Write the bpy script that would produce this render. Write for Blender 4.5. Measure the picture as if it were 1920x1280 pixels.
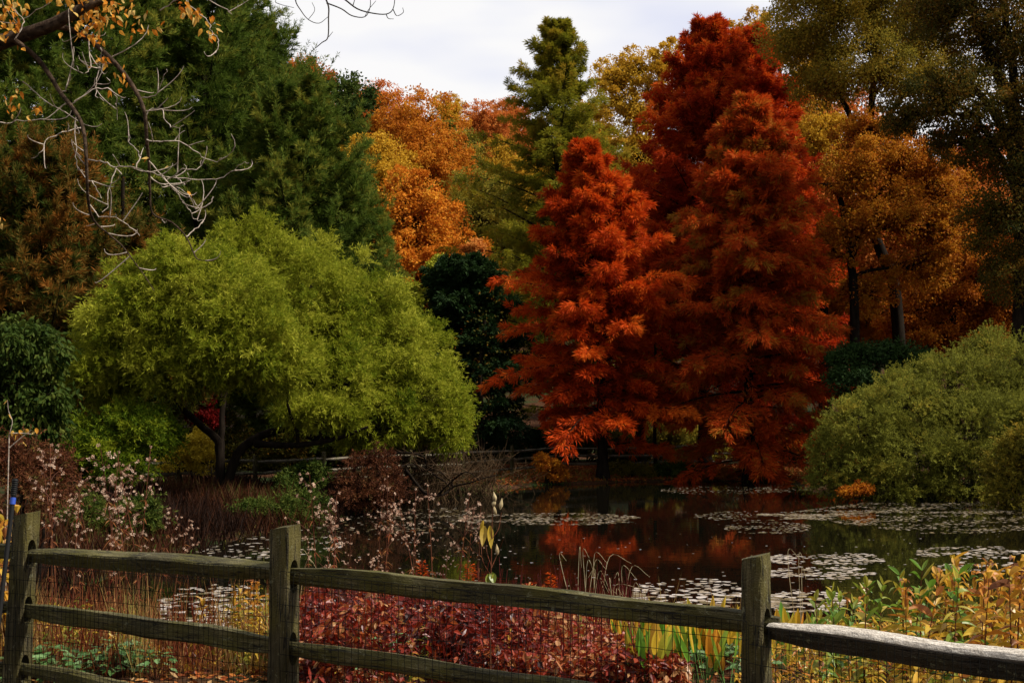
import bpy, bmesh, math
import numpy as np
from mathutils import Vector

# ------------------------------------------------------------------ camera, light, sky
for o in list(bpy.data.objects): bpy.data.objects.remove(o)
SC = bpy.context.scene
COL = SC.collection
R = math.radians
CAMZ = 3.0; PITCH = R(2.79); F = 1920 * 50 / 36
cam = bpy.data.cameras.new("camera"); cam.lens = 50; cam.sensor_width = 36
cam.clip_end = 3000; cam.clip_start = 0.05
co = bpy.data.objects.new("camera", cam); COL.objects.link(co)
co.location = (0, 0, CAMZ); co.rotation_euler = (math.pi / 2 + PITCH, 0, 0)
SC.camera = co

SUN_EL = R(50); SUN_AZ = R(102)          # azimuth measured from +Y (straight ahead), negative = left
sunv = Vector((math.sin(SUN_AZ) * math.cos(SUN_EL), math.cos(SUN_AZ) * math.cos(SUN_EL), math.sin(SUN_EL)))
sl = bpy.data.lights.new("sun", 'SUN'); sl.energy = 4.1; sl.angle = R(4); sl.color = (1.0, 0.93, 0.82)
so = bpy.data.objects.new("sun", sl); COL.objects.link(so)
so.rotation_euler = sunv.to_track_quat('Z', 'Y').to_euler()
SC.view_settings.view_transform = 'Standard'; SC.view_settings.look = 'None'
SC.view_settings.exposure = 0.75; SC.view_settings.gamma = 1.0

W = bpy.data.worlds.new("World"); SC.world = W; W.use_nodes = True
nt = W.node_tree; nt.nodes.clear()
def N(nt, typ, **kw):
    n = nt.nodes.new(typ)
    for k, v in kw.items():
        if k.startswith('i_'): n.inputs[int(k[2:])].default_value = v
        else: setattr(n, k, v)
    return n
def Lk(nt, a, ia, b, ib): nt.links.new(a.outputs[ia], b.inputs[ib])
tc = N(nt, 'ShaderNodeTexCoord')
sky = N(nt, 'ShaderNodeTexSky', sky_type='NISHITA', sun_disc=False)
sky.sun_elevation = SUN_EL; sky.sun_rotation = SUN_AZ
mp = N(nt, 'ShaderNodeMapping'); mp.inputs['Scale'].default_value = (2.2, 2.2, 7.0); mp.inputs['Location'].default_value = (0.35, 0.2, 0.1)
nz = N(nt, 'ShaderNodeTexNoise'); nz.inputs['Scale'].default_value = 1.4; nz.inputs['Detail'].default_value = 4; nz.inputs['Roughness'].default_value = .5
Lk(nt, tc, 'Generated', mp, 'Vector'); Lk(nt, mp, 'Vector', nz, 'Vector')
cr = N(nt, 'ShaderNodeValToRGB')
cr.color_ramp.elements[0].position = 0.33; cr.color_ramp.elements[0].color = (4.75, 4.85, 5.6, 1)
cr.color_ramp.elements[1].position = 0.46; cr.color_ramp.elements[1].color = (5.95, 5.85, 5.8, 1)
Lk(nt, nz, 'Fac', cr, 'Fac')
# thin overcast, graded to set the fill: brightest ahead, dimmer behind the camera
dotn = N(nt, 'ShaderNodeVectorMath', operation='DOT_PRODUCT'); dotn.inputs[1].default_value = (0.0, 0.97, 0.24)
Lk(nt, tc, 'Generated', dotn, 0)
mr = N(nt, 'ShaderNodeMapRange'); mr.inputs['From Min'].default_value = -0.6; mr.inputs['From Max'].default_value = 0.7
mr.inputs['To Min'].default_value = 0.55; mr.inputs['To Max'].default_value = 1.0
Lk(nt, dotn, 'Value', mr, 'Value')
mul = N(nt, 'ShaderNodeMix', data_type='RGBA', blend_type='MULTIPLY'); mul.inputs[0].default_value = 1
Lk(nt, cr, 'Color', mul, 6); Lk(nt, mr, 'Result', mul, 7)
mx = N(nt, 'ShaderNodeMix', data_type='RGBA'); mx.inputs[0].default_value = 0.95
Lk(nt, sky, 'Color', mx, 6); Lk(nt, mul, 2, mx, 7)
bg = N(nt, 'ShaderNodeBackground'); bg.inputs['Strength'].default_value = 0.1
Lk(nt, mx, 2, bg, 'Color')
wo = N(nt, 'ShaderNodeOutputWorld'); Lk(nt, bg, 'Background', wo, 'Surface')
cy = SC.cycles
cy.max_bounces = 6; cy.diffuse_bounces = 2; cy.glossy_bounces = 3; cy.transmission_bounces = 3; cy.transparent_max_bounces = 4
cy.caustics_reflective = False; cy.caustics_refractive = False

# ------------------------------------------------------------------ helpers
rng = np.random.default_rng(11)
def U(a, b, n=None): return rng.uniform(a, b, n)
def nrm(v): return v / np.maximum(np.linalg.norm(v, axis=-1, keepdims=True), 1e-9)
def sph(n): return nrm(rng.normal(size=(n, 3)))
FW = np.array((0, math.cos(PITCH), math.sin(PITCH))); UPV = np.array((0, -math.sin(PITCH), math.cos(PITCH)))
CP = np.array((0, 0, CAMZ))
def ray(px, py): return FW + np.array((1.0, 0, 0)) * ((px - 960) / F) + UPV * ((640 - py) / F)
def P(px, py, Y):
    d = ray(px, py); return CP + d * (Y / d[1])
def onz(px, py, z=0.0):
    d = ray(px, py); return CP + d * ((z - CAMZ) / d[2])

class MB:
    def __init__(s): s.V = []; s.Q = []; s.T = []; s.n = 0
    def add(s, V, Q, tint=0.5):
        V = np.asarray(V, float).reshape(-1, 3)
        t = np.broadcast_to(np.asarray(tint, float), (len(V),)) if np.ndim(tint) < 1 or len(np.atleast_1d(tint)) == len(V) else np.repeat(tint, len(V) // len(tint))
        s.V.append(V); s.Q.append(np.asarray(Q, np.int64) + s.n); s.T.append(t); s.n += len(V)
    def mesh(s, name, mat, smooth=False):
        V = np.concatenate(s.V); Q = np.concatenate(s.Q); T = np.concatenate(s.T)
        m = bpy.data.meshes.new(name)
        m.vertices.add(len(V)); m.vertices.foreach_set('co', V.astype(np.float32).ravel())
        m.loops.add(len(Q) * 4); m.loops.foreach_set('vertex_index', Q.astype(np.int32).ravel())
        m.polygons.add(len(Q)); m.polygons.foreach_set('loop_start', np.arange(0, len(Q) * 4, 4, dtype=np.int32))
        m.polygons.foreach_set('loop_total', np.full(len(Q), 4, np.int32))
        m.polygons.foreach_set('use_smooth', np.full(len(Q), smooth, bool))
        a = m.attributes.new('tint', 'FLOAT', 'POINT'); a.data.foreach_set('value', np.clip(T, 0, 1).astype(np.float32))
        m.materials.append(mat); m.update(calc_edges=True)
        return m
    def build(s, name, mat, parent=None, smooth=False):
        o = bpy.data.objects.new(name, s.mesh(name, mat, smooth)); COL.objects.link(o)
        if parent is not None: o.parent = parent
        return o

def tag(o, label, cat, group=None, kind=None):
    o['label'] = label; o['category'] = cat
    if group: o['group'] = group
    if kind: o['kind'] = kind
    return o
def empty(name, loc, label, cat, group=None, rz=0):
    o = bpy.data.objects.new(name, None); COL.objects.link(o); o.empty_display_size = .2
    o.location = tuple(loc); o.rotation_euler = (0, 0, rz)
    return tag(o, label, cat, group)
def dup(root, loc, rz=0, sc=1.0, label=None, group=None, mats=None, tilt=(0, 0)):
    r = root.copy(); COL.objects.link(r); r.location = tuple(loc); r.rotation_euler = (tilt[0], tilt[1], rz)
    r.scale = (sc, sc, sc) if np.ndim(sc) == 0 else sc
    if label: r['label'] = label
    if group: r['group'] = group
    for ch in root.children:
        c = ch.copy(); COL.objects.link(c); c.parent = r
        k = ch.name.split('.')[0]
        if mats and k in mats:
            c.material_slots[0].link = 'OBJECT'; c.material_slots[0].material = mats[k]
    return r
def structure(o, label, cat): return tag(o, label, cat, kind='structure')
def stuff(o, label, cat): return tag(o, label, cat, kind='stuff')

def tubes(mb, Pts, Rad, k=5, tint=.5):
    """Pts (m,n,3), Rad (m,n)"""
    Pts = np.asarray(Pts, float); Rad = np.asarray(Rad, float)
    if Pts.ndim == 2: Pts = Pts[None]; Rad = Rad[None]
    m, n, _ = Pts.shape
    T = nrm(np.gradient(Pts, axis=1))
    ref = np.where(np.abs(T[:, :1, 2:3]) > .8, np.array([[[1.0, 0, 0]]]), np.array([[[0, 0, 1.0]]]))
    A = nrm(np.cross(T, np.broadcast_to(ref, T.shape))); B = np.cross(T, A)
    th = np.arange(k) * 2 * np.pi / k
    V = Pts[:, :, None] + Rad[:, :, None, None] * (A[:, :, None] * np.cos(th)[None, None, :, None] + B[:, :, None] * np.sin(th)[None, None, :, None])
    i = np.arange(m)[:, None, None] * n * k; j = np.arange(n - 1)[None, :, None] * k; q = np.arange(k)[None, None, :]; q2 = (q + 1) % k
    Q = np.stack([i + j + q, i + j + q2, i + j + k + q2, i + j + k + q], -1).reshape(-1, 4)
    mb.add(V, Q, tint if np.ndim(tint) == 0 else np.repeat(tint, n * k))
def leaves(mb, p, d, L, w, tint, fold=.15):
    n = len(p); d = nrm(d)
    s = nrm(np.cross(d, sph(n))); nn = np.cross(s, d)
    L = np.broadcast_to(L, (n,))[:, None]; w = np.broadcast_to(w, (n,))[:, None]
    mid = p + d * L * .5
    V = np.stack([p, mid + s * w * .5 + nn * w * fold, p + d * L, mid - s * w * .5 + nn * w * fold], 1)
    Q = np.arange(n * 4).reshape(n, 4)
    mb.add(V, Q, np.repeat(np.broadcast_to(tint, (n,)), 4))
def blades(mb, p, d, L, w, tint, nseg=4, droop=.3, roll=.6, fold=.12, prof=None):
    """curved leaf blades with a midrib fold"""
    n = len(p); d = nrm(d)
    s0 = np.cross(d, np.array((0, 0, 1.0))); bad = np.linalg.norm(s0, axis=1) < .05
    s0[bad] = (1, 0, 0); s0 = nrm(s0); n0 = np.cross(s0, d)
    r = rng.uniform(-roll, roll, n)[:, None]
    s = s0 * np.cos(r) + n0 * np.sin(r); nn = np.cross(s, d)
    t = np.linspace(0, 1, nseg + 1)
    L = np.broadcast_to(L, (n,)); w = np.broadcast_to(w, (n,)); dr = np.broadcast_to(droop, (n,))
    C = p[:, None] + d[:, None] * (L[:, None, None] * t[None, :, None])
    C[:, :, 2] -= dr[:, None] * L[:, None] * t[None] ** 2
    pr = prof(t) if prof else np.sin(np.pi * np.clip(t * .96 + .03, 0, 1) ** .8) ** .9
    hw = (w[:, None] * pr[None] * .5)[..., None]
    V = np.stack([C - s[:, None] * hw, C - nn[:, None] * hw * fold * 3, C + s[:, None] * hw], 2)
    k = nseg + 1
    b = np.arange(n)[:, None, None] * k * 3; j = np.arange(nseg)[None, :, None] * 3; c = np.arange(2)[None, None, :]
    Q = np.stack([b + j + c, b + j + c + 1, b + j + 3 + c + 1, b + j + 3 + c], -1).reshape(-1, 4)
    mb.add(V, Q, np.repeat(np.broadcast_to(tint, (n,)), k * 3))
def bez(a, b, c, n):
    t = np.linspace(0, 1, n)[:, None]
    return a * (1 - t) ** 2 + b * 2 * t * (1 - t) + c * t ** 2
def smoothline(pts, sub=4):
    pts = np.asarray(pts, float); n = len(pts)
    e = np.concatenate([[2 * pts[0] - pts[1]], pts, [2 * pts[-1] - pts[-2]]])
    out = []
    for i in range(n - 1):
        p0, p1, p2, p3 = e[i], e[i + 1], e[i + 2], e[i + 3]
        for t in np.linspace(0, 1, sub, endpoint=False):
            out.append(.5 * ((2 * p1) + (-p0 + p2) * t + (2 * p0 - 5 * p1 + 4 * p2 - p3) * t * t + (-p0 + 3 * p1 - 3 * p2 + p3) * t ** 3))
    out.append(pts[-1]); return np.array(out)

# ------------------------------------------------------------------ materials
def newmat(name):
    m = bpy.data.materials.new(name); m.use_nodes = True; m.node_tree.nodes.clear(); return m, m.node_tree
def ramp(nt, stops):
    r = N(nt, 'ShaderNodeValToRGB'); e = r.color_ramp.elements
    while len(e) < len(stops): e.new(0.5)
    for i, (p, c) in enumerate(stops): e[i].position = p; e[i].color = (*c, 1)
    return r
def leaf_mat(name, cols, trans=.35, rough=.6, spec=.05):
    m, nt = newmat(name)
    at = N(nt, 'ShaderNodeAttribute', attribute_name='tint')
    st = [(i / (len(cols) - 1), c) for i, c in enumerate(cols)]
    r = ramp(nt, st); Lk(nt, at, 'Fac', r, 'Fac')
    oi = N(nt, 'ShaderNodeObjectInfo'); hv = N(nt, 'ShaderNodeHueSaturation')
    mv = N(nt, 'ShaderNodeMapRange'); mv.inputs['To Min'].default_value = .85; mv.inputs['To Max'].default_value = 1.15
    Lk(nt, oi, 'Random', mv, 'Value'); Lk(nt, mv, 'Result', hv, 'Value'); Lk(nt, r, 'Color', hv, 'Color')
    b = N(nt, 'ShaderNodeBsdfPrincipled'); b.inputs['Roughness'].default_value = rough; b.inputs['Specular IOR Level'].default_value = spec
    t = N(nt, 'ShaderNodeBsdfTranslucent'); mix = N(nt, 'ShaderNodeMixShader'); mix.inputs[0].default_value = trans
    Lk(nt, hv, 'Color', b, 'Base Color'); Lk(nt, hv, 'Color', t, 'Color')
    Lk(nt, b, 0, mix, 1); Lk(nt, t, 0, mix, 2)
    o = N(nt, 'ShaderNodeOutputMaterial'); Lk(nt, mix, 0, o, 'Surface'); return m
def bark_mat(name, c1, c2, scale=6, stretch=.25, bump=.5):
    m, nt = newmat(name)
    tc = N(nt, 'ShaderNodeTexCoord'); mp = N(nt, 'ShaderNodeMapping'); mp.inputs['Scale'].default_value = (1, 1, stretch)
    nz = N(nt, 'ShaderNodeTexNoise'); nz.inputs['Scale'].default_value = scale; nz.inputs['Detail'].default_value = 6; nz.inputs['Roughness'].default_value = .65
    Lk(nt, tc, 'Object', mp, 'Vector'); Lk(nt, mp, 'Vector', nz, 'Vector')
    r = ramp(nt, [(.35, c1), (.65, c2)]); Lk(nt, nz, 'Fac', r, 'Fac')
    b = N(nt, 'ShaderNodeBsdfPrincipled'); b.inputs['Roughness'].default_value = .95; b.inputs['Specular IOR Level'].default_value = .03
    bp = N(nt, 'ShaderNodeBump'); bp.inputs['Strength'].default_value = bump; bp.inputs['Distance'].default_value = .02
    Lk(nt, nz, 'Fac', bp, 'Height'); Lk(nt, bp, 0, b, 'Normal'); Lk(nt, r, 'Color', b, 'Base Color')
    o = N(nt, 'ShaderNodeOutputMaterial'); Lk(nt, b, 0, o, 'Surface'); return m
def wood_mat(name, dark, mid, light, moss, moss_amt=.5):
    """weathered split wood; object X runs along the grain"""
    m, nt = newmat(name)
    tc = N(nt, 'ShaderNodeTexCoord')
    mp = N(nt, 'ShaderNodeMapping'); mp.inputs['Scale'].default_value = (2.5, 60, 60)
    g = N(nt, 'ShaderNodeTexNoise'); g.inputs['Scale'].default_value = 1.0; g.inputs['Detail'].default_value = 7; g.inputs['Roughness'].default_value = .7
    Lk(nt, tc, 'Object', mp, 'Vector'); Lk(nt, mp, 'Vector', g, 'Vector')
    r = ramp(nt, [(.3, dark), (.5, mid), (.68, light)]); Lk(nt, g, 'Fac', r, 'Fac')
    n2 = N(nt, 'ShaderNodeTexNoise'); n2.inputs['Scale'].default_value = 5; n2.inputs['Detail'].default_value = 6
    Lk(nt, tc, 'Object', n2, 'Vector')
    r2 = ramp(nt, [(.40, (0, 0, 0)), (.62, (moss_amt,) * 3)]); Lk(nt, n2, 'Fac', r2, 'Fac')
    mx = N(nt, 'ShaderNodeMix', data_type='RGBA'); Lk(nt, r2, 'Color', mx, 0); Lk(nt, r, 'Color', mx, 6); mx.inputs[7].default_value = (*moss, 1)
    n3 = N(nt, 'ShaderNodeTexNoise'); n3.inputs['Scale'].default_value = 90; n3.inputs['Detail'].default_value = 2
    Lk(nt, tc, 'Object', n3, 'Vector')
    mpc = N(nt, 'ShaderNodeMapping'); mpc.inputs['Scale'].default_value = (1.6, 26, 26); mpc.inputs['Location'].default_value = (3, 1, 7)
    nc = N(nt, 'ShaderNodeTexNoise'); nc.inputs['Scale'].default_value = 1.0; nc.inputs['Detail'].default_value = 3; nc.inputs['Distortion'].default_value = .4
    Lk(nt, tc, 'Object', mpc, 'Vector'); Lk(nt, mpc, 'Vector', nc, 'Vector')
    rc = ramp(nt, [(.475, (1, 1, 1)), (.495, (.10, .09, .08)), (.505, (.10, .09, .08)), (.525, (1, 1, 1))]); Lk(nt, nc, 'Fac', rc, 'Fac')
    nb_ = N(nt, 'ShaderNodeTexNoise'); nb_.inputs['Scale'].default_value = 1.7; nb_.inputs['Detail'].default_value = 4; Lk(nt, tc, 'Object', nb_, 'Vector')
    rb = ramp(nt, [(.35, (.45, .42, .40)), (.62, (1.25, 1.2, 1.1))]); Lk(nt, nb_, 'Fac', rb, 'Fac')
    m1 = N(nt, 'ShaderNodeMix', data_type='RGBA', blend_type='MULTIPLY'); m1.inputs[0].default_value = 1; Lk(nt, mx, 2, m1, 6); Lk(nt, rc, 'Color', m1, 7)
    m2 = N(nt, 'ShaderNodeMix', data_type='RGBA', blend_type='MULTIPLY'); m2.inputs[0].default_value = 1; Lk(nt, m1, 2, m2, 6); Lk(nt, rb, 'Color', m2, 7)
    nl = N(nt, 'ShaderNodeTexNoise'); nl.inputs['Scale'].default_value = 22; nl.inputs['Detail'].default_value = 5; nl.inputs['Roughness'].default_value = .7; Lk(nt, tc, 'Object', nl, 'Vector')
    rl = ramp(nt, [(.60, (0, 0, 0)), (.66, (.6, .6, .6))]); Lk(nt, nl, 'Fac', rl, 'Fac')
    m3 = N(nt, 'ShaderNodeMix', data_type='RGBA'); Lk(nt, rl, 'Color', m3, 0); Lk(nt, m2, 2, m3, 6); m3.inputs[7].default_value = (.17, .17, .10, 1); mx = m3
    b = N(nt, 'ShaderNodeBsdfPrincipled'); b.inputs['Roughness'].default_value = .8; b.inputs['Specular IOR Level'].default_value = .25
    ad = N(nt, 'ShaderNodeMath', operation='ADD'); Lk(nt, g, 'Fac', ad, 0); Lk(nt, n3, 'Fac', ad, 1)
    bp = N(nt, 'ShaderNodeBump'); bp.inputs['Strength'].default_value = .8; bp.inputs['Distance'].default_value = .010
    Lk(nt, ad, 0, bp, 'Height'); Lk(nt, bp, 0, b, 'Normal'); Lk(nt, mx, 2, b, 'Base Color')
    o = N(nt, 'ShaderNodeOutputMaterial'); Lk(nt, b, 0, o, 'Surface'); return m
def plain_mat(name, c, rough=.5, metal=0, spec=.5):
    m, nt = newmat(name); b = N(nt, 'ShaderNodeBsdfPrincipled')
    nz = N(nt, 'ShaderNodeTexNoise'); nz.inputs['Scale'].default_value = 40
    r = ramp(nt, [(.3, tuple(x * .75 for x in c)), (.7, c)]); Lk(nt, nz, 'Fac', r, 'Fac'); Lk(nt, r, 'Color', b, 'Base Color')
    b.inputs['Roughness'].default_value = rough; b.inputs['Metallic'].default_value = metal; b.inputs['Specular IOR Level'].default_value = spec
    o = N(nt, 'ShaderNodeOutputMaterial'); Lk(nt, b, 0, o, 'Surface'); return m

M = {}
M['willow'] = leaf_mat('willow_leaf', [(.055, .095, .006), (.16, .20, .010), (.285, .30, .021), (.48, .47, .05)], .42)
M['pine'] = leaf_mat('pine_needle', [(.022, .042, .005), (.060, .098, .012), (.115, .160, .022), (.25, .23, .03)], .38)
M['pinebrown'] = leaf_mat('browning_pine_needle', [(.02, .045, .007), (.05, .07, .011), (.12, .07, .012), (.27, .10, .016)], .3)
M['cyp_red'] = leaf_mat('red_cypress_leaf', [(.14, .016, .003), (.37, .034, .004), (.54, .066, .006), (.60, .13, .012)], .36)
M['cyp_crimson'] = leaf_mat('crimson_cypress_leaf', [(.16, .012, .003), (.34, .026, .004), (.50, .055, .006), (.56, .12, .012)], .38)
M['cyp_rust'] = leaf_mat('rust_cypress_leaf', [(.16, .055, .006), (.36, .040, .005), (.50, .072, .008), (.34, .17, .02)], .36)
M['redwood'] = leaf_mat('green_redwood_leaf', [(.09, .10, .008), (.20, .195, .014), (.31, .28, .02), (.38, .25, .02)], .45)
M['evergreen'] = leaf_mat('dark_evergreen_leaf', [(.007, .020, .005), (.014, .036, .008), (.030, .060, .012)], .15, .7, .1)
M['orange'] = leaf_mat('orange_leaf', [(.28, .075, .008), (.50, .15, .012), (.62, .235, .02), (.66, .34, .035)], .4)
M['rust'] = leaf_mat('rust_leaf', [(.28, .065, .012), (.48, .13, .022), (.58, .20, .04), (.60, .26, .06)], .4)
M['gold'] = leaf_mat('golden_leaf', [(.26, .13, .01), (.48, .26, .018), (.60, .36, .03), (.66, .44, .05)], .4)
M['olive'] = leaf_mat('olive_leaf', [(.06, .058, .009), (.15, .13, .016), (.24, .19, .022), (.38, .24, .025)], .42)
M['green'] = leaf_mat('dull_green_leaf', [(.016, .035, .006), (.04, .066, .010), (.10, .115, .018)], .3)
M['brownorange'] = leaf_mat('brown_orange_leaf', [(.10, .026, .005), (.26, .066, .007), (.44, .135, .010), (.55, .25, .02)], .4)
M['darkolive'] = leaf_mat('dark_olive_leaf', [(.016, .024, .005), (.045, .048, .008), (.10, .08, .011), (.22, .10, .012)], .35)
M['greybush'] = leaf_mat('grey_olive_leaf', [(.055, .055, .009), (.135, .14, .019), (.22, .22, .030), (.35, .27, .036)], .4)
M['yellow'] = leaf_mat('yellow_leaf', [(.30, .22, .02), (.55, .40, .03), (.62, .48, .06)], .4)
M['redleaf'] = leaf_mat('crimson_leaf', [(.07, .004, .004), (.17, .008, .006)], .3)
M['brownshrub'] = leaf_mat('brown_shrub_leaf', [(.03, .012, .007), (.08, .028, .014), (.15, .05, .02), (.12, .10, .03)], .3)
M['groundred'] = leaf_mat('maroon_leaf', [(.03, .004, .003), (.13, .010, .006), (.28, .026, .010), (.36, .09, .020), (.46, .24, .09)], .35, .4, .4)
M['loose'] = leaf_mat('autumn_lance_leaf', [(.10, .20, .02), (.22, .26, .03), (.46, .32, .035), (.56, .34, .035), (.46, .17, .022), (.18, .07, .03)], .4, .4, .4)
M['lowgreen'] = leaf_mat('low_green_leaf', [(.05, .13, .025), (.10, .20, .05), (.16, .26, .10)], .3, .4, .5)
M['reed'] = leaf_mat('broad_water_leaf', [(.08, .22, .02), (.20, .30, .03), (.50, .34, .03), (.54, .22, .02)], .4, .35, .5)
M['grassdry'] = leaf_mat('dry_grass', [(.13, .022, .012), (.24, .09, .03), (.36, .22, .08), (.26, .26, .06)], .35)
M['grassgreen'] = leaf_mat('green_grass', [(.04, .08, .012), (.09, .14, .02), (.18, .17, .03), (.26, .12, .03)], .35)
M['brushdark'] = leaf_mat('dark_reed', [(.012, .006, .004), (.035, .014, .007), (.07, .022, .009), (.05, .055, .012)], .25)
M['fluff'] = leaf_mat('seed_fluff', [(.10, .04, .025), (.44, .25, .17), (.62, .42, .30), (.78, .60, .46)], .3)
M['overleaf'] = leaf_mat('amber_leaf', [(.36, .10, .01), (.52, .20, .02), (.60, .32, .05), (.60, .45, .16)], .45)
M['litter'] = leaf_mat('fallen_leaf', [(.10, .03, .012), (.26, .06, .015), (.36, .15, .03), (.30, .20, .10)], .15)
M['pad'] = leaf_mat('lily_pad_leaf', [(.07, .06, .02), (.16, .115, .05), (.33, .27, .20), (.54, .48, .44)], .05, .3, .9)  # pale end holds the sky glare on the pads, painted as leaf colour
M['bark'] = bark_mat('dark_bark', (.007, .005, .004), (.022, .016, .011))
M['barkbrown'] = bark_mat('brown_bark', (.03, .018, .010), (.09, .055, .030))
M['barkgrey'] = bark_mat('tan_brush_bark', (.03, .018, .009), (.10, .062, .032), 12)
M['twig'] = bark_mat('pale_twig', (.20, .15, .12), (.50, .43, .35), 30, 1)
M['limb'] = bark_mat('mottled_limb_bark', (.015, .010, .007), (.09, .06, .04), 22, 1, 1)
M['darktwig'] = bark_mat('dark_twig', (.015, .012, .010), (.05, .04, .03), 30, 1)
M['stem'] = bark_mat('red_brown_stem', (.06, .02, .012), (.16, .06, .03), 30, .3)
M['straw'] = bark_mat('straw_stem', (.22, .16, .08), (.46, .38, .22), 30, .3)

# ------------------------------------------------------------------ pond outline and terrain
def w2(px, py): v = onz(px, py); return (v[0], v[1])
POND = [w2(300, 1047), w2(420, 1012), w2(560, 985), w2(700, 946), w2(840, 926), w2(940, 916), w2(1010, 909), w2(1160, 904), w2(1300, 901),
        w2(1480, 903), w2(1540, 926), w2(1640, 936), w2(1780, 938), w2(1920, 942), w2(2060, 955), (23, 36), (19, 27), (12, 20.5), (6, 18.6), (2.2, 18.0), (-1, 18.2),
        (-3.2, 17.4), (-5.6, 17.6), (-7.0, 20), (-7.6, 24)]
POND = np.array(POND)
def sdist(x, y):
    """distance to the pond edge, negative on the water"""
    x = np.asarray(x, float); y = np.asarray(y, float)
    d = np.full(x.shape, 1e9); ins = np.zeros(x.shape, bool)
    for a, b in zip(POND, np.roll(POND, -1, 0)):
        ex, ey = b - a; t = np.clip(((x - a[0]) * ex + (y - a[1]) * ey) / (ex * ex + ey * ey), 0, 1)
        d = np.minimum(d, np.hypot(x - a[0] - t * ex, y - a[1] - t * ey))
        c = ((a[1] > y) != (b[1] > y)) & (x < (b[0] - a[0]) * (y - a[1]) / (b[1] - a[1] + 1e-12) + a[0])
        ins ^= c
    return np.where(ins, -d, d)
def sst(a, b, x): t = np.clip((x - a) / (b - a), 0, 1); return t * t * (3 - 2 * t)
def G(x, y):
    x = np.asarray(x, float); y = np.asarray(y, float)
    d = sdist(x, y) + .25 * np.sin(x * 1.3 + y * .7) * np.sin(y * .9 - x * .4)
    near = np.minimum(.145 * np.maximum(d, 0), 1.0); far = .04 + np.minimum(.06 * np.maximum(d, 0), .18)
    k = sst(18, 27, y); z = near * (1 - k) + far * k + .02
    z = np.where(d < 0, np.maximum(.25 * d, -.9) + .02, z)
    z = z + 27 * sst(86, 195, y + 2 * np.sin(x * .05)) + 9 * sst(34, 95, np.abs(x)) * sst(28, 75, y)
    z = z + np.where(d > 1, .06 * np.sin(x * .9 + 1) * np.sin(y * .8), 0) + .5 * sst(90, 140, y) * np.sin(x * .11) * np.sin(y * .09)
    return z
def g1(x, y): return float(G(np.array([x]), np.array([y]))[0])

def terrain():
    xs = np.concatenate([-np.geomspace(700, 31, 34), np.arange(-30, 30.01, .45), np.geomspace(31, 700, 34)])
    ys = np.concatenate([-np.geomspace(400, 12, 14), np.arange(-11, 72, .45), np.geomspace(72.5, 900, 60)])
    X, Y = np.meshgrid(xs, ys, indexing='ij'); Z = G(X, Y)
    mb = MB(); nx, ny = X.shape
    i = np.arange(nx - 1)[:, None] * ny; j = np.arange(ny - 1)[None]
    Q = np.stack([i + j, i + ny + j, i + ny + j + 1, i + j + 1], -1).reshape(-1, 4)
    far = sst(22, 40, Y)
    mb.add(np.stack([X, Y, Z], -1), Q, far.ravel())
    m, nt = newmat('leaf_strewn_ground')
    tc = N(nt, 'ShaderNodeTexCoord')
    n1 = N(nt, 'ShaderNodeTexNoise'); n1.inputs['Scale'].default_value = .35; n1.inputs['Detail'].default_value = 5
    n2 = N(nt, 'ShaderNodeTexNoise'); n2.inputs['Scale'].default_value = 9; n2.inputs['Detail'].default_value = 8; n2.inputs['Roughness'].default_value = .75
    Lk(nt, tc, 'Object', n1, 'Vector'); Lk(nt, tc, 'Object', n2, 'Vector')
    lit = ramp(nt, [(.32, (.016, .008, .005)), (.5, (.05, .02, .009)), (.68, (.12, .05, .018))]); Lk(nt, n2, 'Fac', lit, 'Fac')
    gr = ramp(nt, [(.32, (.008, .012, .004)), (.55, (.022, .034, .009)), (.72, (.05, .06, .014))]); Lk(nt, n2, 'Fac', gr, 'Fac')
    sel = ramp(nt, [(.45, (0, 0, 0)), (.58, (1, 1, 1))]); Lk(nt, n1, 'Fac', sel, 'Fac')
    mx = N(nt, 'ShaderNodeMix', data_type='RGBA'); Lk(nt, sel, 'Color', mx, 0); Lk(nt, lit, 'Color', mx, 6); Lk(nt, gr, 'Color', mx, 7)
    b = N(nt, 'ShaderNodeBsdfPrincipled'); b.inputs['Roughness'].default_value = .95; b.inputs['Specular IOR Level'].default_value = .1
    bp = N(nt, 'ShaderNodeBump'); bp.inputs['Strength'].default_value = .8; bp.inputs['Distance'].default_value = .06
    Lk(nt, n2, 'Fac', bp, 'Height'); Lk(nt, bp, 0, b, 'Normal'); Lk(nt, mx, 2, b, 'Base Color')
    o = N(nt, 'ShaderNodeOutputMaterial'); Lk(nt, b, 0, o, 'Surface')
    structure(mb.build('ground', m, smooth=True), 'leaf strewn ground of the pond banks rising to a wooded hill', 'ground')
terrain()

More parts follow.
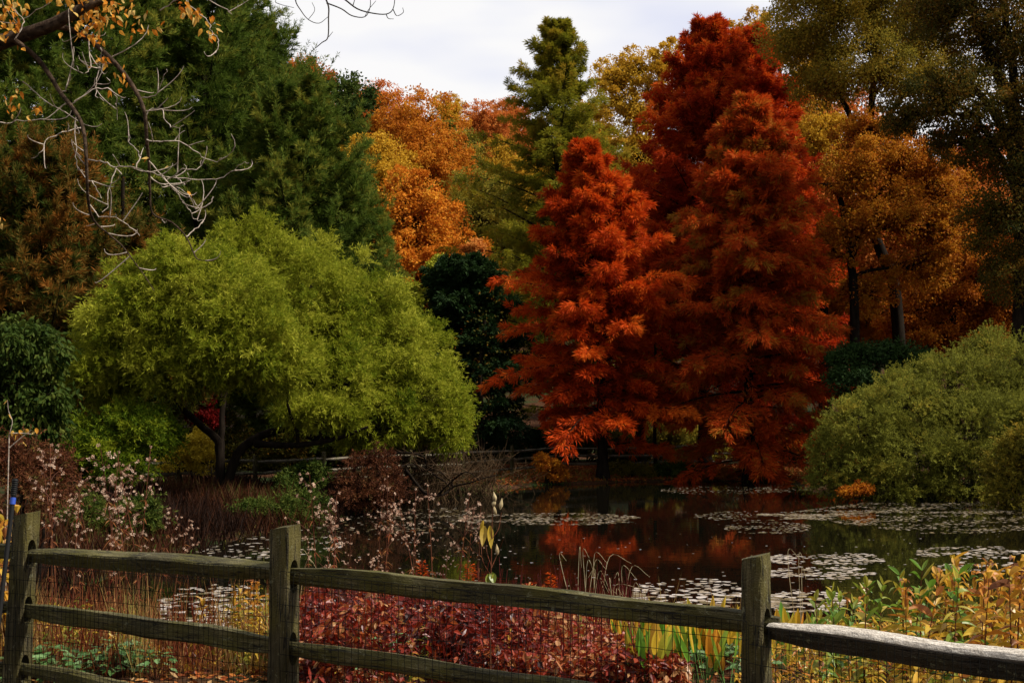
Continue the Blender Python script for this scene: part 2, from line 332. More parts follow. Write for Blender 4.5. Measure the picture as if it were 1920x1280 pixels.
def water():
    m, nt = newmat('pond_water')
    tc = N(nt, 'ShaderNodeTexCoord'); mp = N(nt, 'ShaderNodeMapping'); mp.inputs['Scale'].default_value = (1.0, 1.6, 1)
    n1 = N(nt, 'ShaderNodeTexNoise'); n1.inputs['Scale'].default_value = 1.6; n1.inputs['Detail'].default_value = 3
    Lk(nt, tc, 'Object', mp, 'Vector'); Lk(nt, mp, 'Vector', n1, 'Vector')
    bp = N(nt, 'ShaderNodeBump'); bp.inputs['Strength'].default_value = .05; bp.inputs['Distance'].default_value = .03
    Lk(nt, n1, 'Fac', bp, 'Height')
    b = N(nt, 'ShaderNodeBsdfPrincipled'); b.inputs['Base Color'].default_value = (.004, .0035, .002, 1)
    b.inputs['Roughness'].default_value = .015; b.inputs['IOR'].default_value = 1.33
    Lk(nt, bp, 0, b, 'Normal')
    o = N(nt, 'ShaderNodeOutputMaterial'); Lk(nt, b, 0, o, 'Surface')
    mb = MB(); xs = np.linspace(-32, 40, 37); ys = np.linspace(13, 68, 29)
    X, Y = np.meshgrid(xs, ys, indexing='ij'); ny = len(ys)
    i = np.arange(len(xs) - 1)[:, None] * ny; j = np.arange(ny - 1)[None]
    mb.add(np.stack([X, Y, X * 0], -1), np.stack([i + j, i + ny + j, i + ny + j + 1, i + j + 1], -1).reshape(-1, 4))
    structure(mb.build('pond', m, smooth=True), 'still dark pond reflecting the red trees', 'pond')
water()

# ------------------------------------------------------------------ the near split-rail fence
M['post'] = wood_mat('fence_post_wood', (.017, .014, .006), (.052, .044, .017), (.13, .112, .060), (.058, .050, .007), .8)
M['rail'] = wood_mat('fence_rail_wood', (.020, .017, .006), (.060, .053, .018), (.15, .135, .070), (.062, .057, .007), .85)
M['railgrey'] = wood_mat('silvered_rail_wood', (.12, .10, .085), (.36, .33, .28), (.58, .54, .48), (.16, .14, .10), .3)
def sunlit_top_mat(name, m1, m2):  # paints a rail's sunlit top pale and its shaded sides dark
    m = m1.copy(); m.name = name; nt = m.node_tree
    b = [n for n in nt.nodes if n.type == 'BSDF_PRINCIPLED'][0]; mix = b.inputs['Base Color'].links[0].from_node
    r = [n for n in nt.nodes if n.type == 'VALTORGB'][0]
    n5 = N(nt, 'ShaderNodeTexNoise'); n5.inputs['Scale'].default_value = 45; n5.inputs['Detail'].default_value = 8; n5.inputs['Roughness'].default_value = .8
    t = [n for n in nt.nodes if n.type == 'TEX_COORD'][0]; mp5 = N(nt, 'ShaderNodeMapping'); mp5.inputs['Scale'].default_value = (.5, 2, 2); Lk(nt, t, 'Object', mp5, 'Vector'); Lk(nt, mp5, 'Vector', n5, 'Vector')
    sun_tone = ramp(nt, [(.34, (.10, .085, .07)), (.46, (.34, .30, .25)), (.64, (.66, .61, .54))]); Lk(nt, n5, 'Fac', sun_tone, 'Fac')
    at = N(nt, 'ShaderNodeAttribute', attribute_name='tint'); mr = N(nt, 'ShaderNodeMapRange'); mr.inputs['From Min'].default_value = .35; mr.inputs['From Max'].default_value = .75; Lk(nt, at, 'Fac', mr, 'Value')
    mx = N(nt, 'ShaderNodeMix', data_type='RGBA'); Lk(nt, mr, 'Result', mx, 0); Lk(nt, mix, 2, mx, 6); Lk(nt, sun_tone, 'Color', mx, 7); Lk(nt, mx, 2, b, 'Base Color'); return m
M['railtop'] = sunlit_top_mat('sunlit_top_rail_wood', wood_mat('dark_rail_wood', (.012, .010, .007), (.030, .024, .016), (.07, .06, .045), (.03, .03, .01), .4), None)
M['wire'] = plain_mat('dark_wire', (.008, .008, .007), .9, 0, .05)

def tmp_mesh_obj(V, faces):
    m = bpy.data.meshes.new('tmp'); m.from_pydata([tuple(v) for v in V], [], faces); m.update()
    o = bpy.data.objects.new('tmp', m); COL.objects.link(o); return o
def make_post(top, zbase, w, ang, lean, holes, parent):
    """square weathered post with mortise slots; local X up along the grain"""
    h = top[2] - zbase; nL = 22; corner = []
    a = w / 2; b = .018
    for sx, sy in ((1, 1), (-1, 1), (-1, -1), (1, -1)):
        pts = [(sx * a, sy * (a - b)), (sx * (a - b * .3), sy * (a - b * .3)), (sx * (a - b), sy * a)]
        if sx * sy < 0: pts = pts[::-1]
        corner += pts
    ring = np.array(corner); k = len(ring)
    V = []; ca, sa = math.cos(ang), math.sin(ang)
    for i in range(nL + 1):
        t = i / nL; z = zbase - .25 + (h + .25) * t
        wob = 1 + .03 * math.sin(5 * t + w * 50) - (.06 if i == nL else 0)
        for (x, y) in ring:
            j = rng.normal(0, .0018, 2); x2 = x * wob + j[0]; y2 = y * wob + j[1]
            zz = z + (.012 * x / a + .01 * math.sin(9 * y / a) if i >= nL - 1 else 0)
            V.append((ca * x2 - sa * y2 + lean * (z - top[2]), sa * x2 + ca * y2, zz))
    faces = [[i * k + q, i * k + (q + 1) % k, (i + 1) * k + (q + 1) % k, (i + 1) * k + q] for i in range(nL) for q in range(k)]
    faces += [list(range(k))[::-1], [nL * k + q for q in range(k)]]
    o = tmp_mesh_obj(V, faces); o.location = (top[0], top[1], 0)
    cut = []
    for hz in holes:
        CV = []; n = 14
        for s in (-.3, .3):
            for q in range(n):
                th = 2 * math.pi * q / n; yy = .042 * math.cos(th); zz = .105 * np.sign(math.sin(th)) * abs(math.sin(th)) ** .7
                CV.append((ca * s - sa * yy + lean * (hz - top[2]), sa * s + ca * yy, hz + zz))
        fc = [[q, (q + 1) % n, n + (q + 1) % n, n + q] for q in range(n)] + [list(range(n))[::-1], [n + q for q in range(n)]]
        c = tmp_mesh_obj(CV, fc); c.location = o.location; cut.append(c)
        for me in (c.data,):
            bm = bmesh.new(); bm.from_mesh(me); bmesh.ops.recalc_face_normals(bm, faces=bm.faces); bm.to_mesh(me); bm.free()
        md = o.modifiers.new('hole', 'BOOLEAN'); md.operation = 'DIFFERENCE'; md.object = c; md.solver = 'EXACT'
    bm = bmesh.new(); bm.from_mesh(o.data); bmesh.ops.recalc_face_normals(bm, faces=bm.faces); bm.to_mesh(o.data); bm.free()
    dg = bpy.context.evaluated_depsgraph_get()
    me = bpy.data.meshes.new_from_object(o.evaluated_get(dg))
    # grain runs along local X: stand the mesh up by rotating the object, not the texture
    co_ = np.zeros(len(me.vertices) * 3); me.vertices.foreach_get('co', co_); co_ = co_.reshape(-1, 3)
    me.vertices.foreach_set('co', np.stack([co_[:, 2], co_[:, 1], -co_[:, 0]], 1).ravel()); me.materials.clear(); me.materials.append(M['post'])
    for c in cut: bpy.data.objects.remove(c)
    loc = o.location.copy(); bpy.data.objects.remove(o)
    me.name = 'post'
    for p in me.polygons: p.use_smooth = False
    po = bpy.data.objects.new('post', me); COL.objects.link(po); po.parent = parent
    po.location = loc; po.rotation_euler = (0, -math.pi / 2, 0); me.update()
    return po
SECT = {'ridge': [(-.062, .060), (-.010, .066), (.040, .052), (.066, .030), (.040, -.030), (.012, -.080), (-.040, -.070), (-.066, .01)], 'flat': [(.050, .070), (.058, .01), (.052, -.060), (.018, -.076), (-.045, -.055), (-.052, .02), (-.042, .072), (.01, .078)],
        'wedge': [(-.050, .074), (.004, .062), (.046, .044), (.064, .026), (.050, -.012), (.010, -.078), (-.040, -.070), (-.064, .03)],
        'round': [(.02, .066), (.050, .040), (.062, -.008), (.046, -.05), (.0, -.068), (-.05, -.04), (-.06, .02), (-.03, .06)]}
def make_rail(a, b, sect, mat, parent, seed, scale=1.0, knot=None):
    a = np.array(a, float); b = np.array(b, float); L = np.linalg.norm(b - a); ex = (b - a) / L
    ey = nrm(np.cross(np.array((0, 0, 1.0)), ex)); ez = np.cross(ex, ey)
    rg = np.random.default_rng(seed); S = np.array(SECT[sect]) * scale; k = len(S); n = 60
    ph = rg.uniform(0, 6, 8); V = []
    for i in range(n + 1):
        t = i / n; e = min(t, 1 - t) * L
        tap = .52 + .48 * min(1, (e / .34)) ** .8
        tapv = .70 + .30 * min(1, (e / .34)) ** .8
        oy = .010 * math.sin(4.2 * t + ph[0]) ; oz = .012 * math.sin(3.3 * t + ph[1]) + .004 * math.sin(17 * t + ph[2])
        for q, (u, v) in enumerate(S):
            s = 1 + .06 * math.sin(6 * t + ph[q]) + .04 * math.sin(19 * t + 2 * ph[q]) + rg.normal(0, .016)
            V.append((t * L, -u * s * tap + oy, v * s * tapv + oz))
    mb = MB(); i = np.arange(n)[:, None] * k; q = np.arange(k)[None]; q2 = (q + 1) % k
    Q = np.stack([i + q, i + q2, i + k + q2, i + k + q], -1).reshape(-1, 4)
    V = np.array(V)
    caps = []
    for base in (0, n * k):
        for z in range(0, k - 2, 2): caps.append([base, base + z + 1, base + z + 2, base + (z + 3) % k if z + 3 < k else base + z + 2])
    caps = [c for c in caps if len(set(c)) == 4]
    tv = np.zeros(k); tv[:4] = (.9, 1, .9, .5) if sect == 'ridge' else .5  # top points of the ridge rail take the painted sunlit tone
    mb.add(V, np.concatenate([Q, np.array(caps)]), np.tile(tv, n + 1))
    o = mb.build('rail', mat, parent)
    o.matrix_local = __import__('mathutils').Matrix(((ex[0], ey[0], ez[0], a[0]), (ex[1], ey[1], ez[1], a[1]), (ex[2], ey[2], ez[2], a[2]), (0, 0, 0, 1)))
    return o

PD = {0: (-430, 985, 11.2), 1: (50, 962, 10.5), 2: (535, 987, 9.0), 3: (1417, 1042, 7.8), 4: (2560, 1190, 5.5)}
fence = empty('split_rail_fence', (0, 0, 0), 'weathered split rail fence with wire netting across the foreground', 'fence')
tops = {i: P(*v) for i, v in PD.items()}
RAILS = {  # span: list of (start px, end px, section, material, label)
    (0, 1): [((-430, 1030), (36, 1033), 'flat', 'rail'), ((-430, 1150), (30, 1140), 'round', 'rail'), ((-430, 1260), (24, 1250), 'flat', 'rail')],
    (1, 2): [((54, 1037), (528, 1077), 'wedge', 'rail'), ((42, 1143), (520, 1212), 'flat', 'rail'), ((34, 1252), (525, 1352), 'round', 'rail')],
    (2, 3): [((542, 1079), (1462, 1167), 'flat', 'rail'), ((540, 1214), (1410, 1334), 'round', 'rail'), ((540, 1352), (1415, 1500), 'round', 'rail')],
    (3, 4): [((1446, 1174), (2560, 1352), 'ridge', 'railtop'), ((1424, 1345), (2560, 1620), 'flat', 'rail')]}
seed = 3
for (i, j), lst in RAILS.items():
    for (s, e, sec, mt) in lst:
        seed += 1
        a = P(s[0], s[1], PD[i][2]); b = P(e[0], e[1], PD[j][2])
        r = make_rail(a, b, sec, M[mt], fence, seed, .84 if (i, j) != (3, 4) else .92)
        if mt == 'railtop': r['label'] = 'top rail at the right with a painted sunlit top'
hz = {i: [] for i in PD}
for (i, j), lst in RAILS.items():
    for (s, e, *_r) in lst:
        hz[i].append(P(s[0], s[1], PD[i][2])[2])
hz[4] = [P(2560, 1352, 5.5)[2]]
for i in PD:
    t = tops[i]; nx = tops.get(i + 1); pv = tops.get(i - 1)
    d = (nx if nx is not None else t) - (pv if pv is not None else t)
    make_post(t, g1(t[0], t[1]), {0: .15, 1: .150, 2: .150, 3: .132, 4: .15}[i], math.atan2(d[1], d[0]), .045 if i == 1 else (.005 if i == 2 else .0), hz[i], fence)
def wire_span(i, j, y0, y1):
    """welded wire netting stapled to the near side, top edge given in metres below the post tops"""
    a = tops[i].copy(); b = tops[j].copy()
    off = np.array((b[1] - a[1], -(b[0] - a[0]), 0)); off = off / np.linalg.norm(off) * .098
    a = a + off; b = b + off; L = np.linalg.norm((b - a)[:2]); mb = MB()
    n = int(L / .046); ts = np.linspace(0.01, .99, n)
    top = (a[None] * (1 - ts[:, None]) + b[None] * ts[:, None]); top[:, 2] = y0 * (1 - ts) + y1 * ts
    hh = 1.02; kk = 8; s = np.linspace(0, 1, kk)
    pts = np.repeat(top[:, None], kk, 1); pts[:, :, 2] -= s * hh
    pts += off * .10 * (np.sin(ts * 23)[:, None] * np.sin(s * 5)[None])[..., None]
    pts[:, :, :2] += rng.normal(0, .0015, pts[:, :, :2].shape)
    tubes(mb, pts, np.full(pts.shape[:2], .0017), 4)
    nh = 11
    for q in range(nh):
        z = pts[:, 0].copy(); z[:, 2] -= q * hh / (nh - 1); z += off * .10 * (np.sin(ts * 23) * np.sin(q / (nh - 1) * 5))[:, None]
        z[:, 2] += rng.normal(0, .0012, len(z))
        tubes(mb, z, np.full(len(z), .0018), 4)
    mb.build('wire_netting', M['wire'], fence)
wire_span(0, 1, P(-430, 1042, 11.2)[2], P(40, 1030, 10.5)[2])
wire_span(1, 2, P(60, 1030, 10.5)[2], P(535, 1062, 9)[2])
wire_span(2, 3, P(535, 1066, 9)[2], P(1417, 1160, 7.8)[2])
wire_span(3, 4, P(1417, 1166, 7.8)[2], P(2560, 1330, 5.5)[2])

# ------------------------------------------------------------------ pole with a blue band at the left edge
def striped_pole():
    top = P(29, 897, 9.9); bot = P(-22, 1330, 9.6)
    r = empty('pole', bot, 'slim black pole with a blue band leaning beside the leftmost post', 'pole')
    B = np.array(bot); T = np.array(top) - B
    blk = plain_mat('black_plastic', (.008, .008, .008), .7, 0, .2); blu = plain_mat('blue_tape', (.02, .07, .42), .5)
    mb = MB(); n = 30; t = np.linspace(0, 1, n); tubes(mb, T[None] * t[:, None], np.full(n, .016), 10)
    mb.build('shaft', blk, r, True)
    mb = MB(); t = np.linspace(.885, .915, 6); tubes(mb, T[None] * t[:, None], np.full(6, .0195), 10); mb.build('band', blu, r, True)
    mb = MB(); t = np.linspace(.925, 1.0, 34); rr = .018 + .005 * (np.arange(34) % 4 < 2); rr[-2:] = (.014, .002)
    tubes(mb, T[None] * t[:, None], rr, 10); mb.build('grip', blk, r, True)
striped_pole()

# ------------------------------------------------------------------ trees
def conifer(root, H, Rm, mat, bark, nb=120, Mb=24, K=26, t0=.06, el=(8, 55), droop=.25, prof=.85, leaf=(.24, .05), mode='spray',
            trunk_r=.28, spread=.55, lentint=.35, seed=0, gap=0, hang=.35, bend=0.0, sidew=1.0, lv=(.62, 1.12), vary=.16):
    global rng
    rng = np.random.default_rng(seed)
    z = np.linspace(0, 1, nb) ** .72
    tt = np.clip(t0 + (1 - t0) * z * .985 + rng.normal(0, .012, nb) * (1 - z), t0 * .8, .99)
    az = np.arange(nb) * 2.39996 + U(-.5, .5, nb)
    Lb = Rm * ((1 - tt) ** prof * (1 - .5 * np.exp(-(tt - t0) * 9)) + .03) * U(lv[0], lv[1], nb)
    e = R(1) * (el[0] + (el[1] - el[0]) * tt ** 1.6 + rng.normal(0, 5, nb))
    dh = np.stack([np.cos(az), np.sin(az), 0 * az], 1); sv = np.stack([-np.sin(az), np.cos(az), 0 * az], 1)
    base = np.stack([0 * tt, 0 * tt, tt * H], 1)
    dr = droop * U(.7, 1.3, nb) * (1 - .6 * tt)
    def B(s):  # (nb,m,3)
        s = np.broadcast_to(s, (nb, np.shape(s)[-1]))
        q = base[:, None] + dh[:, None] * (Lb[:, None] * s * np.cos(e)[:, None])[..., None]
        q[:, :, 2] += Lb[:, None] * (np.sin(e)[:, None] * s - dr[:, None] * s ** 2 + (.12 * s ** 4 if mode == 'tuft' else 0)); return q
    mb = MB(); n = 24; t = np.linspace(0, 1, n)
    tr = np.stack([bend * H * t ** 2, .01 * H * np.sin(3 * t), t * H], 1)
    rad = trunk_r * (1 - t) ** .8 + .012; rad[0] *= 1.5; rad[1] *= 1.15
    tubes(mb, tr, rad, 9); mb.build('trunk', bark, root, True)
    mb = MB(); s = np.linspace(0, 1, 7); bp = B(s); bp[:, :, 0] += bend * H * (bp[:, :, 2] / H) ** 2 * 0 + bend * H * (tt ** 2)[:, None]
    tubes(mb, bp, (.012 + .010 * Lb)[:, None] * (1 - .9 * s)[None], 4); mb.build('branches', bark, root, True)
    # branchlets
    sj = np.clip(np.linspace(.16, 1, Mb)[None] + rng.normal(0, .02, (nb, Mb)), .1, 1)
    b0 = B(sj); b0[:, :, 0] += bend * H * (tt ** 2)[:, None]
    T = dh[:, None] * np.cos(e)[:, None, None] + np.array((0, 0, 1.0)) * (np.sin(e)[:, None] - 2 * dr[:, None] * sj)[..., None]
    sg = np.where(np.arange(Mb) % 2, 1, -1)[None, :, None] * U(.4, 1.2, (nb, Mb, 1)) * sidew
    sg[:, -1] *= .15
    d = nrm(T * .75 + sv[:, None] * sg + rng.normal(0, .26, (nb, Mb, 3)))
    l = np.minimum(Lb[:, None] * spread * (.25 + .75 * (1 - sj)) * U(.6, 1.2, (nb, Mb)) + np.minimum(.12, .15 * Lb)[:, None], 1.6)
    uk = U(.0, 1, (nb, Mb, K)) ** (.6 if mode == 'spray' else .45)
    p = b0[:, :, None] + d[:, :, None] * (l[:, :, None] * uk)[..., None]
    p[..., 2] -= hang * l[:, :, None] * uk ** 2
    nn = nb * Mb * K; p = p.reshape(-1, 3)
    dd = np.repeat(d.reshape(-1, 3), K, 0); rn = sph(nn)
    if mode == 'spray': ld = dd * .8 + rn * .62 + np.array((0, 0, -.30)); p += rn * .05
    else: ld = dd * .75 + rn * .75 + np.array((0, 0, .25))
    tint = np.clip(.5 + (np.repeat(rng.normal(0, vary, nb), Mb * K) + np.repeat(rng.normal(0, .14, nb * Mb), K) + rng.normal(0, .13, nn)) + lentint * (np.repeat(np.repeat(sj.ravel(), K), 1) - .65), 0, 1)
    mb = MB(); leaves(mb, p, ld, leaf[0] * U(.7, 1.3, nn), leaf[1], tint)
    if mode == 'tuft':   # upright leading shoots at the bough ends
        ns = 3; bi = np.repeat(np.nonzero(tt > .3)[0], ns); q = rng.integers(Mb // 2, Mb, len(bi)); q[::ns] = Mb - 1
        sb = b0[bi, q]; sl = U(.5, 1.7, len(bi)) * (.5 + .7 * tt[bi]); KK = 70
        u = U(0, 1, (len(bi), KK)); sd = nrm(np.stack([rng.normal(0, .18, len(bi)), rng.normal(0, .18, len(bi)), np.ones(len(bi))], 1) + dh[bi] * .25)
        sp_ = (sb[:, None] + sd[:, None] * (sl[:, None] * u)[..., None]).reshape(-1, 3); m_ = len(sp_)
        leaves(mb, sp_, np.repeat(sd, KK, 0) * .8 + sph(m_) * .8, leaf[0] * U(.5, .95, m_), leaf[1] * .9, np.clip(.62 + np.repeat(rng.normal(0, .12, len(bi)), KK) + rng.normal(0, .13, m_), 0, 1))
    mb.build('foliage', mat, root)

def tree_lobes(root, lobes, trunk, mat, bark, nsub=14, nleaf=40000, leaf=(.16, .10), subr=(.12, .32), seed=0, strand=False, limb_r=.10, droop=.4, shell=(.2, 1.1), flat=.75, twigs=True, tshift=0.0, loose=.25, holes=.30):
    """lobes: (center, radii) in root-local metres; trunk: list of polylines [(pts, r0, r1)]"""
    global rng
    rng = np.random.default_rng(seed)
    mb = MB(); ends = []
    for pts, r0, r1 in trunk:
        q = smoothline(pts, 4); n = len(q); q[1:-1] += rng.normal(0, .012, (n - 2, 3)); rad = np.linspace(r0, r1, n); rad[0] *= 1.25
        tubes(mb, q, rad, 9); ends.append(q)
    mb.build('trunk', bark, root, True)
    allp = np.concatenate(ends)
    C = []; Rr = []; ctr = []; lp = []; lr = []; sp = []; srr = []
    for (c, r) in lobes:
        c = np.array(c, float); r = np.array(r, float)
        # nearest trunk point that lies below the lobe
        dist = np.linalg.norm(allp - c, axis=1) + 2.0 * np.maximum(0, allp[:, 2] - c[2])
        a = allp[np.argmin(dist)]; m = (a + c) / 2; m[2] += .12 * np.linalg.norm(c - a)
        lb = bez(a, m, c, 8); lb[1:-1] += rng.normal(0, .03 * np.mean(r), (6, 3)); lp.append(lb); lr.append(np.linspace(limb_r, limb_r * .35, 8))
        dirs = sph(nsub); dirs[:, 2] = dirs[:, 2] * .9 + .1
        pos = c + dirs * r * U(shell[0], shell[1], (nsub, 1)); rs = np.mean(r) * U(subr[0], subr[1], nsub)
        for q, rr in zip(pos, rs):
            st = lb[rng.integers(4, 8)]; mid = (st + q) / 2 + np.array((0, 0, .1 * rr))
            sp.append(bez(st, mid, q, 5)); srr.append(np.linspace(limb_r * .35, limb_r * .06, 5))
        C.append(pos); Rr.append(rs); ctr.append(np.repeat(c[None], nsub, 0))
    mb = MB(); tubes(mb, np.array(lp), np.array(lr), 6); tubes(mb, np.array(sp), np.array(srr), 4); mb.build('branches', bark, root, True)
    C = np.concatenate(C); Rr = np.concatenate(Rr); ctr = np.concatenate(ctr); ns = len(C)
    LC = np.array([l[0] for l in lobes], float); LR = np.array([l[1] for l in lobes], float); lw = np.mean(LR, 1) ** 2; lw = lw / lw.sum()
    def spread_out(p, outv, lo, hi):
        k = np.nonzero(rng.random(len(p)) < loose)[0]; li = rng.choice(len(LC), len(k), p=lw); dv = sph(len(k))
        p[k] = LC[li] + dv * LR[li] * (U(lo, hi, len(k)) ** .5)[:, None]; outv[k] = dv; return k, li
    hs = 2.6 / max(.5, float(np.mean(LR)) ** .7); hp = rng.uniform(0, 6, 6)
    def open_(p):   # natural gaps between sprays
        v = np.sin(p[:, 0] * hs * 1.9 + hp[0] + 1.3 * np.sin(p[:, 1] * hs * 1.3 + hp[1])) + np.sin(p[:, 2] * hs * 2.3 + hp[2] + 1.2 * np.sin(p[:, 0] * hs * 1.6 + hp[3])) + np.sin(p[:, 1] * hs * 2.1 + hp[4] + np.sin(p[:, 2] * hs * 1.5 + hp[5]))
        return v > np.interp(holes, [0, 1], [-3, 3]) * 1.0 + rng.normal(0, .45, len(p))
    def lowf(p): return .12 * np.sin(p[:, 0] * 1.7 + np.sin(p[:, 2] * 1.3) * 2) * np.sin(p[:, 2] * 1.9 + p[:, 1])
    w = Rr ** 2.2; idx = rng.choice(ns, (nleaf if not strand else nleaf // 14), p=w / w.sum())
    ct = rng.normal(0, .17, ns)
    mb = MB()
    if not strand:
        dv = sph(nleaf); p = C[idx] + dv * (Rr[idx] * U(.0, 1, nleaf) ** .5)[:, None] * np.array((1, 1, flat))
        out = nrm(p - ctr[idx]); kk, _l = spread_out(p, out, .15, 1.08); ct2 = ct[idx]; ct2[kk] = lowf(p[kk]); ld = out * .5 + sph(nleaf) * .8 + np.array((0, 0, -droop))
        tint = .5 + tshift + ct2 + rng.normal(0, .16, nleaf)
        ok = open_(p); m_ = int(ok.sum()); leaves(mb, p[ok], ld[ok], leaf[0] * U(.7, 1.3, m_), leaf[1] * U(.7, 1.3, m_), tint[ok])
    else:
        ns_ = len(idx); K = 14
        dv = sph(ns_); p0 = C[idx] + dv * (Rr[idx] * U(0, .8, ns_) ** .6)[:, None] * np.array((1, 1, flat))
        o0 = nrm(C[idx] - ctr[idx]); kk, li = spread_out(p0, o0, .12, .9); ct2 = ct[idx]; ct2[kk] = lowf(p0[kk])
        ok = open_(p0); kk = np.nonzero(np.isin(np.nonzero(ok)[0], kk))[0]; p0, o0, dv, ct2, idx = p0[ok], o0[ok], dv[ok], ct2[ok], idx[ok]; ns_ = len(idx); s = None
        out = nrm(o0 * .8 + dv * .7 + np.array((0, 0, .35)))
        l = Rr[idx] * U(.5, 1.05, ns_); l[kk] = U(.22, .55, len(kk)); s = U(0, 1, (ns_, K))
        p = p0[:, None] + out[:, None] * (l[:, None] * s)[..., None]; p[..., 2] -= droop * l[:, None] * s ** 2
        dirn = np.repeat(out, K, 0) * .7 + sph(ns_ * K) * .65; dirn[:, 2] -= (2 * droop * s.ravel()) * .6
        tint = .5 + tshift + np.repeat(ct2, K) + np.repeat(rng.normal(0, .10, ns_), K) + rng.normal(0, .13, ns_ * K)
        leaves(mb, p.reshape(-1, 3), dirn, leaf[0] * U(.7, 1.3, ns_ * K), leaf[1], tint)
    mb.build('foliage', mat, root)

def rootat(name, px, Y, label, cat='tree', group=None):
    x = (px - 960) / F * Y; return empty(name, (x, Y, g1(x, Y) - .05), label, cat, group)
def loc(root, px, py, Y): return P(px, py, Y) - np.array(root.location)
def lobe(root, px, py, Y, rx, ry, rd): return (loc(root, px, py, Y), (rx * Y / F, rd, ry * Y / F))

# --- big willow
wr = rootat('willow_tree', 418, 44, 'large rounded light green willow leaning over the pond bank', 'tree')
WL = [lobe(wr, *a) for a in [(290, 610, 41.5, 130, 110, 2.0), (390, 570, 41.5, 150, 105, 2.2), (450, 645, 41.2, 125, 90, 2.0), (215, 690, 41.5, 90, 60, 1.8), (320, 500, 42, 75, 48, 1.7), (330, 685, 41, 115, 55, 1.7), (520, 685, 41.5, 75, 58, 1.5), (165, 720, 41.8, 45, 35, 1.2),
      (475, 500, 48, 110, 72, 2.1), (570, 545, 48, 125, 85, 2.4), (665, 600, 48, 115, 85, 2.3), (745, 680, 47, 105, 90, 2.2), (815, 755, 46, 68, 75, 1.7), (650, 720, 45.5, 130, 80, 2.2), (730, 780, 45, 90, 50, 1.7), (590, 640, 46.5, 110, 80, 2.2),
      (600, 775, 43.5, 80, 26, 1.2), (840, 805, 45.5, 42, 40, 1.2), (130, 745, 41.8, 30, 24, .9), (700, 810, 44.5, 70, 30, 1.2)]]
WT = [([(0, 0, -.2), loc(wr, 412, 860, 44), loc(wr, 408, 825, 44), loc(wr, 375, 795, 43.8), loc(wr, 340, 760, 43.5), loc(wr, 300, 690, 43), loc(wr, 296, 600, 43)], .17, .05),
      ([loc(wr, 414, 880, 44), loc(wr, 416, 800, 44.2), loc(wr, 420, 750, 44.3), loc(wr, 440, 690, 44.5), loc(wr, 470, 600, 45)], .12, .04),
      ([(.1, -.1, .1), loc(wr, 445, 850, 44), loc(wr, 500, 812, 44), loc(wr, 545, 808, 44), loc(wr, 600, 822, 44), loc(wr, 660, 812, 44), loc(wr, 720, 770, 44.3), loc(wr, 770, 730, 44.5)], .16, .04),
      ([loc(wr, 480, 830, 44), loc(wr, 540, 835, 43.4), loc(wr, 620, 825, 43.2), loc(wr, 690, 800, 43)], .12, .04)]
tree_lobes(wr, WL, WT, M['willow'], M['bark'], nsub=46, nleaf=820000, leaf=(.15, .028), seed=5, strand=True, loose=.42, holes=.36, droop=.28, limb_r=.06, shell=(.5, 1.08), subr=(.14, .30), tshift=.08, flat=1.0)

# --- pines
def pine(px, Y, H, Rm, label, seed, mat='pine', nb=120, bend=0.0, t0=.05, name='pine_tree', Mb=28, K=56, el=(4, 58)):
    r = rootat(name, px, Y, label, 'tree', None)
    conifer(r, H, Rm, M[mat], M['bark'], nb=nb, Mb=Mb, K=K, t0=t0, el=el, droop=.10, prof=.50, leaf=(.32, .040), mode='tuft', trunk_r=.34, spread=.46, seed=seed, hang=.05, bend=bend, lentint=.3)
    return r
pine(130, 70, 31, 9.5, 'tallest dark green pine at the left edge above the browning pine', 21, nb=170, el=(6, 50))
pine(375, 73, 26.5, 9.8, 'broad dark green pine with upright shoots behind the willow', 22, nb=170, el=(12, 58))
pine(470, 79, 24.0, 7.5, 'pine standing between the broad pine and the slanting pine', 30, nb=140, el=(12, 58))
pine(545, 67, 17.4, 7.0, 'shorter slanting pine at the right end of the pines', 23, nb=140, el=(14, 58), bend=.03)
pine(255, 82, 28, 8.5, 'shaded pine filling the gap between the two big pines', 26, nb=140)
pine(640, 76, 15.5, 5.0, 'small pine at the right foot of the pines above the willow', 27, nb=100, el=(10, 50))
pine(80, 56, 12.0, 6.6, 'low pine with browning needles at the left behind the dark bush', 24, 'pinebrown', nb=120, name='browning_pine_tree')
pine(230, 60, 9.5, 5.0, 'lowest browning pine just behind the left of the willow crown', 28, 'pinebrown', nb=90, name='browning_pine_tree')
pine(40, 90, 34, 10, 'farther tall pine closing the sky gap at the upper left', 29, nb=150)
pine(-120, 66, 26, 9.5, 'dark green pine cut by the left edge of the view', 25, nb=130)

# --- bald cypresses and redwood
r = rootat('cypress_tree', 1130, 60.5, 'small scarlet cypress with a single dark trunk standing nearest the water', 'tree')
conifer(r, 14.3, 7.2, M['cyp_red'], M['bark'], nb=150, Mb=30, K=46, t0=.10, el=(12, 52), droop=.32, prof=.84, leaf=(.27, .040), trunk_r=.22, seed=31, spread=.34, bend=-.055, lv=(.5, 1.15), hang=.25)
r = rootat('cypress_tree', 1320, 69, 'tall deep red cypress rising behind the rusty one', 'tree')
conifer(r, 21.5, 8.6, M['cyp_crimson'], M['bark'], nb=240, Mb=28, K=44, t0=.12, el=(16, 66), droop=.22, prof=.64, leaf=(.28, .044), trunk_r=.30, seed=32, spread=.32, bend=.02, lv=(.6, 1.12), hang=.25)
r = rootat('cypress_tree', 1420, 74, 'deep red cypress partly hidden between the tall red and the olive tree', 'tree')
conifer(r, 22.6, 7.0, M['cyp_crimson'], M['bark'], nb=200, Mb=26, K=44, t0=.12, el=(16, 66), droop=.22, prof=.64, leaf=(.28, .044), trunk_r=.30, seed=36, spread=.34, lv=(.6, 1.15), hang=.25)
